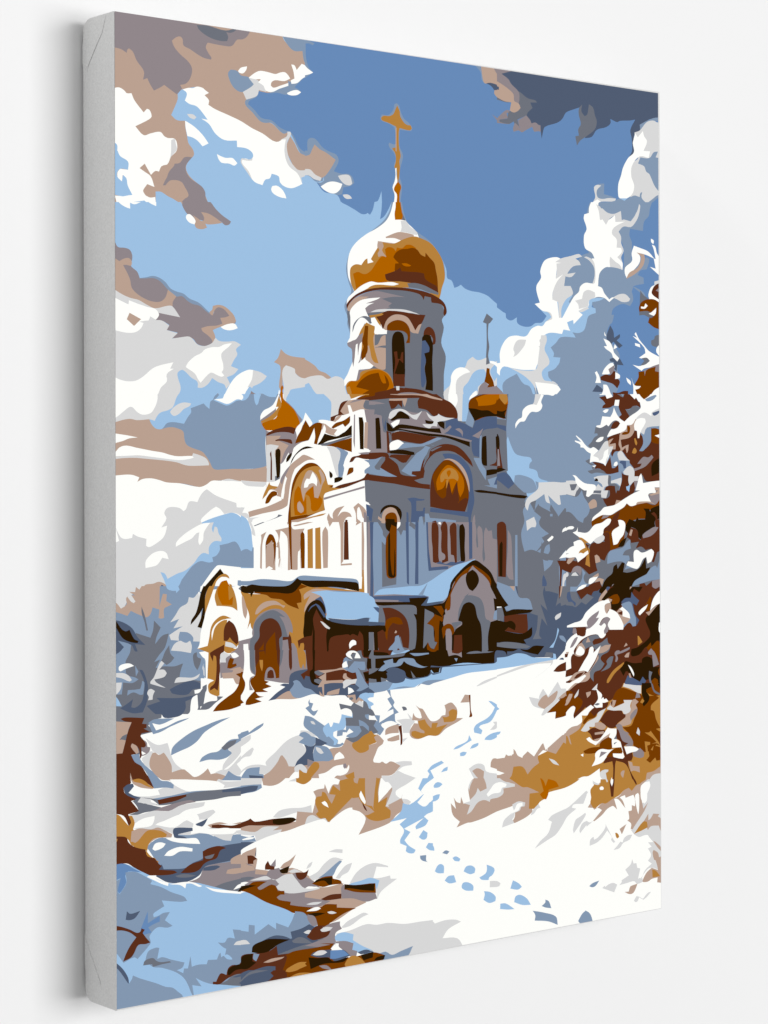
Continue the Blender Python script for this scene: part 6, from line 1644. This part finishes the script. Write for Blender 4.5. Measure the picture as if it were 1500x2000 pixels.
K 790,710 820,740 880,900 970,940 905,980 945,1110 1030,1075 1040,1150 1020,1210 965,1215 980,1320 1080,1520 1040,1520 935,1270 780,1210 765,1280 755,1520 730,1520 735,1320 720,1220 580,1255 620,1170 700,1150 880,1180 915,1150 870,1000 840,900 790,860
W 905,990 1060,990 1140,1030 1090,1065 1020,1080 945,1110
P 1040,1075 1100,1060 1150,1010 1215,1080 1210,1150 1150,1170 1050,1140
P 1100,150 1140,165 1160,225 1080,235
L 885,55 905,5 1170,40 1170,165 1110,150 1000,90
d 910,-10 1230,-10 1170,35 920,15
X 1180,-10 1320,-10 1330,60 1250,130 1300,210 1280,290 1210,365 1190,310 1210,250 1180,180
O 1155,300 1190,240 1220,280 1190,320
Q 1320,-10 1520,-10 1520,180 1460,190 1380,200 1260,150 1250,100 1330,60
N 1320,-10 1350,20 1380,110 1470,165 1460,190 1370,140
X 1430,20 1470,-10 1520,80 1470,80
L 1095,780 1120,690 1150,750 1145,820
O 1225,770 1290,770 1320,745 1380,830 1450,930 1470,990 1420,940 1330,950 1410,920 1340,850
Q 1250,1200 1290,1130 1280,1000 1400,980 1470,1000 1470,1200 1410,1210 1390,1160 1310,1245
O 1225,910 1310,920 1310,960 1265,975 1280,1090 1300,1130 1260,1190 1240,1050
O 1320,1040 1365,975 1350,1050
O 1400,715 1470,700 1470,760
T 970,1220 1030,1235 1040,1290 1145,1300 1150,1395 1060,1365 1010,1380
T 850,1410 880,1365 915,1365 890,1480 865,1450
T 1240,1520 1260,1400 1370,1370 1470,1300 1520,1300 1520,1520
L 1290,1520 1360,1430 1470,1405 1520,1400 1520,1520
W 180,1500 260,1460 350,1450 525,1330 535,1440 600,1520 180,1520
L 535,1385 600,1350 660,1350 655,1380 620,1400 640,1520 570,1500 530,1450
W 225,1120 270,1100 268,1150
W 700,1500 712,1470 722,1520
"""

def smooth_outline(p):
    """round the gentle bends of an outline, keep its sharp corners"""
    q = [p[i] for i in range(len(p)) if (p[i] - p[i-1]).length > 0.05]
    n = len(q)
    if n < 4:
        return q
    tan = []
    for i in range(n):
        a, b = q[i] - q[i-1], q[(i+1) % n] - q[i]
        ang = abs(a.angle(b, math.pi))
        t = None
        if ang < math.radians(62):
            t = (q[(i+1) % n] - q[i-1])
            t = t.normalized() if t.length > 1e-6 else None
        tan.append(t)
    out = []
    for i in range(n):
        j = (i + 1) % n
        a, b = q[i], q[j]
        s = b - a
        L = s.length
        out.append(a)
        ta = tan[i] * L if tan[i] is not None else s
        tb = tan[j] * L if tan[j] is not None else s
        if (tan[i] is None and tan[j] is None) or L < 2.5:
            continue
        dev = max((ta - s).length, (tb - s).length)
        if dev < 0.05 * L:
            continue
        k = 2 if L < 6 else (3 if L < 14 else (4 if L < 40 else 6))
        for m in range(1, k):
            t = m / k
            t2, t3 = t*t, t*t*t
            out.append(a*(2*t3-3*t2+1) + ta*(t3-2*t2+t) + b*(-2*t3+3*t2) + tb*(t3-t2))
    return out

def read_sheets():
    tiles = []
    cur = None
    for line in SHEETS.strip().splitlines():
        f = line.split()
        if not f:
            continue
        if f[0] == 'T' and ',' not in f[1]:
            v = [float(x) for x in f[1:]]
            ox, oy, w = v[0], v[1], v[2]
            h = v[3] if len(v) > 3 else w
            s = v[4] if len(v) > 4 else 1500.0 / w
            clip = v[5:9] if len(v) > 8 else [ox, oy, ox + w, oy + h]
            cur = dict(o=(ox, oy), s=s, clip=clip, polys=[])
            tiles.append(cur)
        else:
            pts = []
            for t in f[1:]:
                x, y = t.split(',')
                pts.append(Vector((cur['o'][0] + float(x) / cur['s'], cur['o'][1] + float(y) / cur['s'])))
            if len(pts) >= 3:
                cur['polys'].append((f[0], smooth_outline(pts)))
    return tiles

def inside(px, py, poly):
    """even-odd test of many points against one outline"""
    c = np.zeros(len(px), bool)
    n = len(poly)
    j = n - 1
    for i in range(n):
        xi, yi = poly[i]
        xj, yj = poly[j]
        if yi != yj:
            k = (yi > py) != (yj > py)
            c ^= k & (px < (xj - xi) * (py - yi) / (yj - yi) + xi)
        j = i
    return c

def build_print():
    keys = list(INK)
    quad = PRINT
    V, F, FM = [], [], []
    sheets = read_sheets()
    for n_t, t in enumerate(sheets):
        x0, y0, x1, y1 = t['clip']
        over = [u['clip'] for u in sheets[n_t + 1:]
                if u['clip'][0] < x1 and u['clip'][2] > x0 and u['clip'][1] < y1 and u['clip'][3] > y0]
        verts, edges = [], []
        def ring(pts):
            b = len(verts)
            verts.extend(Vector((p[0], p[1])) for p in pts)
            n = len(pts)
            edges.extend((b + i, b + (i + 1) % n) for i in range(n))
        ring([(x0, y0), (x1, y0), (x1, y1), (x0, y1)])
        ring(quad)
        for a0, b0, a1, b1 in over:          # a later, finer sheet replaces this one there
            ring([(a0, b0), (a1, b0), (a1, b1), (a0, b1)])
        for _, p in t['polys']:
            ring(p)
        vo, eo, fo, *_ = delaunay_2d_cdt(verts, edges, [], 0, 1e-4)
        P = np.array([(v.x, v.y) for v in vo])
        T = np.array(fo, dtype=int)
        cen = P[T].mean(axis=1)
        keep = (cen[:, 0] > x0) & (cen[:, 0] < x1) & (cen[:, 1] > y0) & (cen[:, 1] < y1)
        keep &= inside(cen[:, 0], cen[:, 1], quad)
        for a0, b0, a1, b1 in over:
            keep &= ~((cen[:, 0] > a0) & (cen[:, 0] < a1) & (cen[:, 1] > b0) & (cen[:, 1] < b1))
        T, cen = T[keep], cen[keep]
        ink = np.zeros(len(T), int)
        for k, p in t['polys']:
            a = np.array([(v.x, v.y) for v in p])
            bb = (cen[:, 0] > a[:, 0].min()) & (cen[:, 0] < a[:, 0].max()) & (cen[:, 1] > a[:, 1].min()) & (cen[:, 1] < a[:, 1].max())
            idx = np.nonzero(bb)[0]
            if len(idx):
                hit = inside(cen[idx, 0], cen[idx, 1], a)
                ink[idx[hit]] = keys.index(k)
        h = np.c_[P, np.ones(len(P))] @ HM.T
        uv = h[:, :2] / h[:, 2:3]
        base = len(V)
        V.extend((float(u), -0.0004, float(v)) for u, v in uv)
        for tri, m in zip(T, ink):
            a, b, c = uv[tri[0]], uv[tri[1]], uv[tri[2]]
            cr = (b[0]-a[0])*(c[1]-a[1]) - (b[1]-a[1])*(c[0]-a[0])
            if abs(cr) < 1e-13:
                continue
            f = (tri[0], tri[1], tri[2]) if cr > 0 else (tri[0], tri[2], tri[1])
            F.append([base + int(i) for i in f])
            FM.append(int(m))
    used = sorted({i for f in F for i in f})
    remap = {o: n for n, o in enumerate(used)}
    V = [V[i] for i in used]
    F = [[remap[i] for i in f] for f in F]
    mats = [material(n, [lin(c) * 0.9 for c in rgb], rough=0.85, scale=700, mottle=0.012, bump=0.05)
            for n, rgb in INK.values()]
    print('print: verts', len(V), 'faces', len(F))
    return V, F, FM, mats

# ------------------------------------------------------------ the canvas
root = bpy.data.objects.new('canvas_print', None)
C.objects.link(root)
root.location = (0, 0, 0)
root['label'] = 'large stretched canvas print of a snowy golden-domed church, hanging on the white wall'
root['category'] = 'canvas print'

V, F, FM, mats = build_print()
pic = mesh_object('printed_picture', V, F, mats, root, FM)

cloth = material('primed_canvas_cloth', (0.66, 0.66, 0.655), rough=0.95, scale=650, mottle=0.15, bump=0.6)

def canvas_body():
    """outline in depth/height with rounded back corners, drawn out across the width"""
    prof = []
    R = 0.013
    def arc(cy, cz, a0, a1, r, n=8):
        for i in range(n + 1):
            a = a0 + (a1 - a0) * i / n
            prof.append((cy + r * math.cos(a), cz + r * math.sin(a)))
    r = 0.0012
    arc(r, -H/2 + r, math.pi, 1.5 * math.pi, r, 3)
    arc(D - R, -H/2 + R * 0.8, 1.5 * math.pi, 2 * math.pi, R * 0.8)
    arc(D - R, H/2 - R * 0.8, 0, 0.5 * math.pi, R * 0.8)
    arc(r, H/2 - r, 0.5 * math.pi, math.pi, r, 3)
    prof = [(min(y, D), z) for y, z in prof]
    n = len(prof)
    e = 0.0008
    rings = [(-W/2, 0.0), (-W/2 + e, 0.0), (W/2 - e, 0.0), (W/2, 0.0)]
    verts, faces = [], []
    random.seed(3)
    for x, _ in rings:
        verts += [(x, y, z) for y, z in prof]
    for k in range(len(rings) - 1):
        for i in range(n):
            j = (i + 1) % n
            faces.append([k*n + i, k*n + j, (k+1)*n + j, (k+1)*n + i])
    faces.append(list(range(n))[::-1])
    faces.append([3*n + i for i in range(n)])
    return verts, faces
v, f = canvas_body()
body = mesh_object('canvas_wrap', v, f, [cloth], root)

# folded cloth at the two corners of the left edge: a low wedge that rises to its crease
def fold(crease, rear, th):
    """crease (depth, height, rise) and rear line (depth, height), which sinks into the side"""
    n = len(crease)
    inn = -W/2 + 0.0002
    verts = [(-W/2 - t * th + (0.0002 if t == 0 else 0), y, z) for y, z, t in crease]
    verts += [(inn, y, z) for y, z in rear]
    verts += [(inn, y, z) for y, z, t in crease]
    faces = []
    for i in range(n - 1):
        faces += [[i, n + i, n + i + 1, i + 1], [i, i + 1, 2*n + i + 1, 2*n + i]]
    return verts, faces
h = H / 2
v, f = fold([(0.0125, h - 0.0016, .3), (0.0185, h - 0.0145, .7), (0.0300, h - 0.0270, 1.0), (0.0400, h - 0.0385, .8), (0.0435, h - 0.0470, 0)],
            [(0.0300, h - 0.0016), (0.0455, h - 0.0100), (0.0495, h - 0.0200), (0.0495, h - 0.0350), (0.0460, h - 0.0460)], 0.0006)
mesh_object('corner_fold', v, f, [cloth], root)
v, f = fold([(0.0490, -h + 0.0560, 0), (0.0470, -h + 0.0490, .7), (0.0360, -h + 0.0345, 1.0), (0.0251, -h + 0.0195, .9), (0.0235, -h + 0.0130, 0)],
            [(0.0495, -h + 0.0530), (0.0495, -h + 0.0450), (0.0495, -h + 0.0300), (0.0460, -h + 0.0120), (0.0320, -h + 0.0080)], 0.0007)
mesh_object('corner_fold', v, f, [cloth], root)

# ------------------------------------------------------------ the wall
paint = material('white_wall_paint', (0.805, 0.805, 0.805), rough=0.95, scale=60, mottle=0.002, bump=0.0)
s = 6.0
wall = mesh_object('wall', [(-s, WALL_Y, -s), (s, WALL_Y, -s), (s, WALL_Y, s), (-s, WALL_Y, s)], [[0, 1, 2, 3]], [paint])
wall['kind'] = 'structure'

# ------------------------------------------------------------ light
w = bpy.data.worlds.new('World')
bpy.context.scene.world = w
w.use_nodes = True
w.node_tree.nodes['Background'].inputs[0].default_value = (1, 1, 1, 1)
w.node_tree.nodes['Background'].inputs[1].default_value = .382

def area(name, loc, target, sx, sy, power):
    l = bpy.data.lights.new(name, 'AREA')
    l.shape = 'RECTANGLE'
    l.size, l.size_y = sx, sy
    l.energy = power
    o = bpy.data.objects.new(name, l)
    C.objects.link(o)
    o.location = loc
    d = Vector(target) - Vector(loc)
    o.rotation_euler = d.to_track_quat('-Z', 'Y').to_euler()
    return o
area('softbox_lamp', (8.6, -19, 1.2), (0.3, 0, 0), 14, 11, 3730)
area('added_side_fill', (-1.6, -0.36, 1.7), (-0.3, 0.0, 0.3), 0.4, 0.4, 10)  # unseen fill light, added to brighten the canvas's left side towards its top

# ------------------------------------------------------------ camera
cam = bpy.data.cameras.new('camera')
co = bpy.data.objects.new('camera', cam)
C.objects.link(co)
right = Vector((0.7780446, -0.6282044, -0.0024044))
fwd = Vector((0.6282050, 0.7780476, -0.0005722))
up = right.cross(fwd).normalized()
right = fwd.cross(up).normalized()
M = Matrix((right, up, -fwd)).transposed().to_4x4()
M.translation = (-1.2397111, -1.494874, 0.0410375)
co.matrix_world = M
cam.sensor_fit = 'VERTICAL'
cam.sensor_height = 24.0
cam.lens = 4264.62 / 2000 * 24.0
cam.shift_x = -5.31 / 2000
cam.shift_y = -100.9 / 2000
cam.clip_start = 0.05
cam.clip_end = 100
bpy.context.scene.camera = co

sc = bpy.context.scene
sc.view_settings.view_transform = 'Standard'
sc.view_settings.look = 'None'
sc.view_settings.exposure = 0
sc.view_settings.gamma = 1
sc.view_settings.use_curve_mapping = False
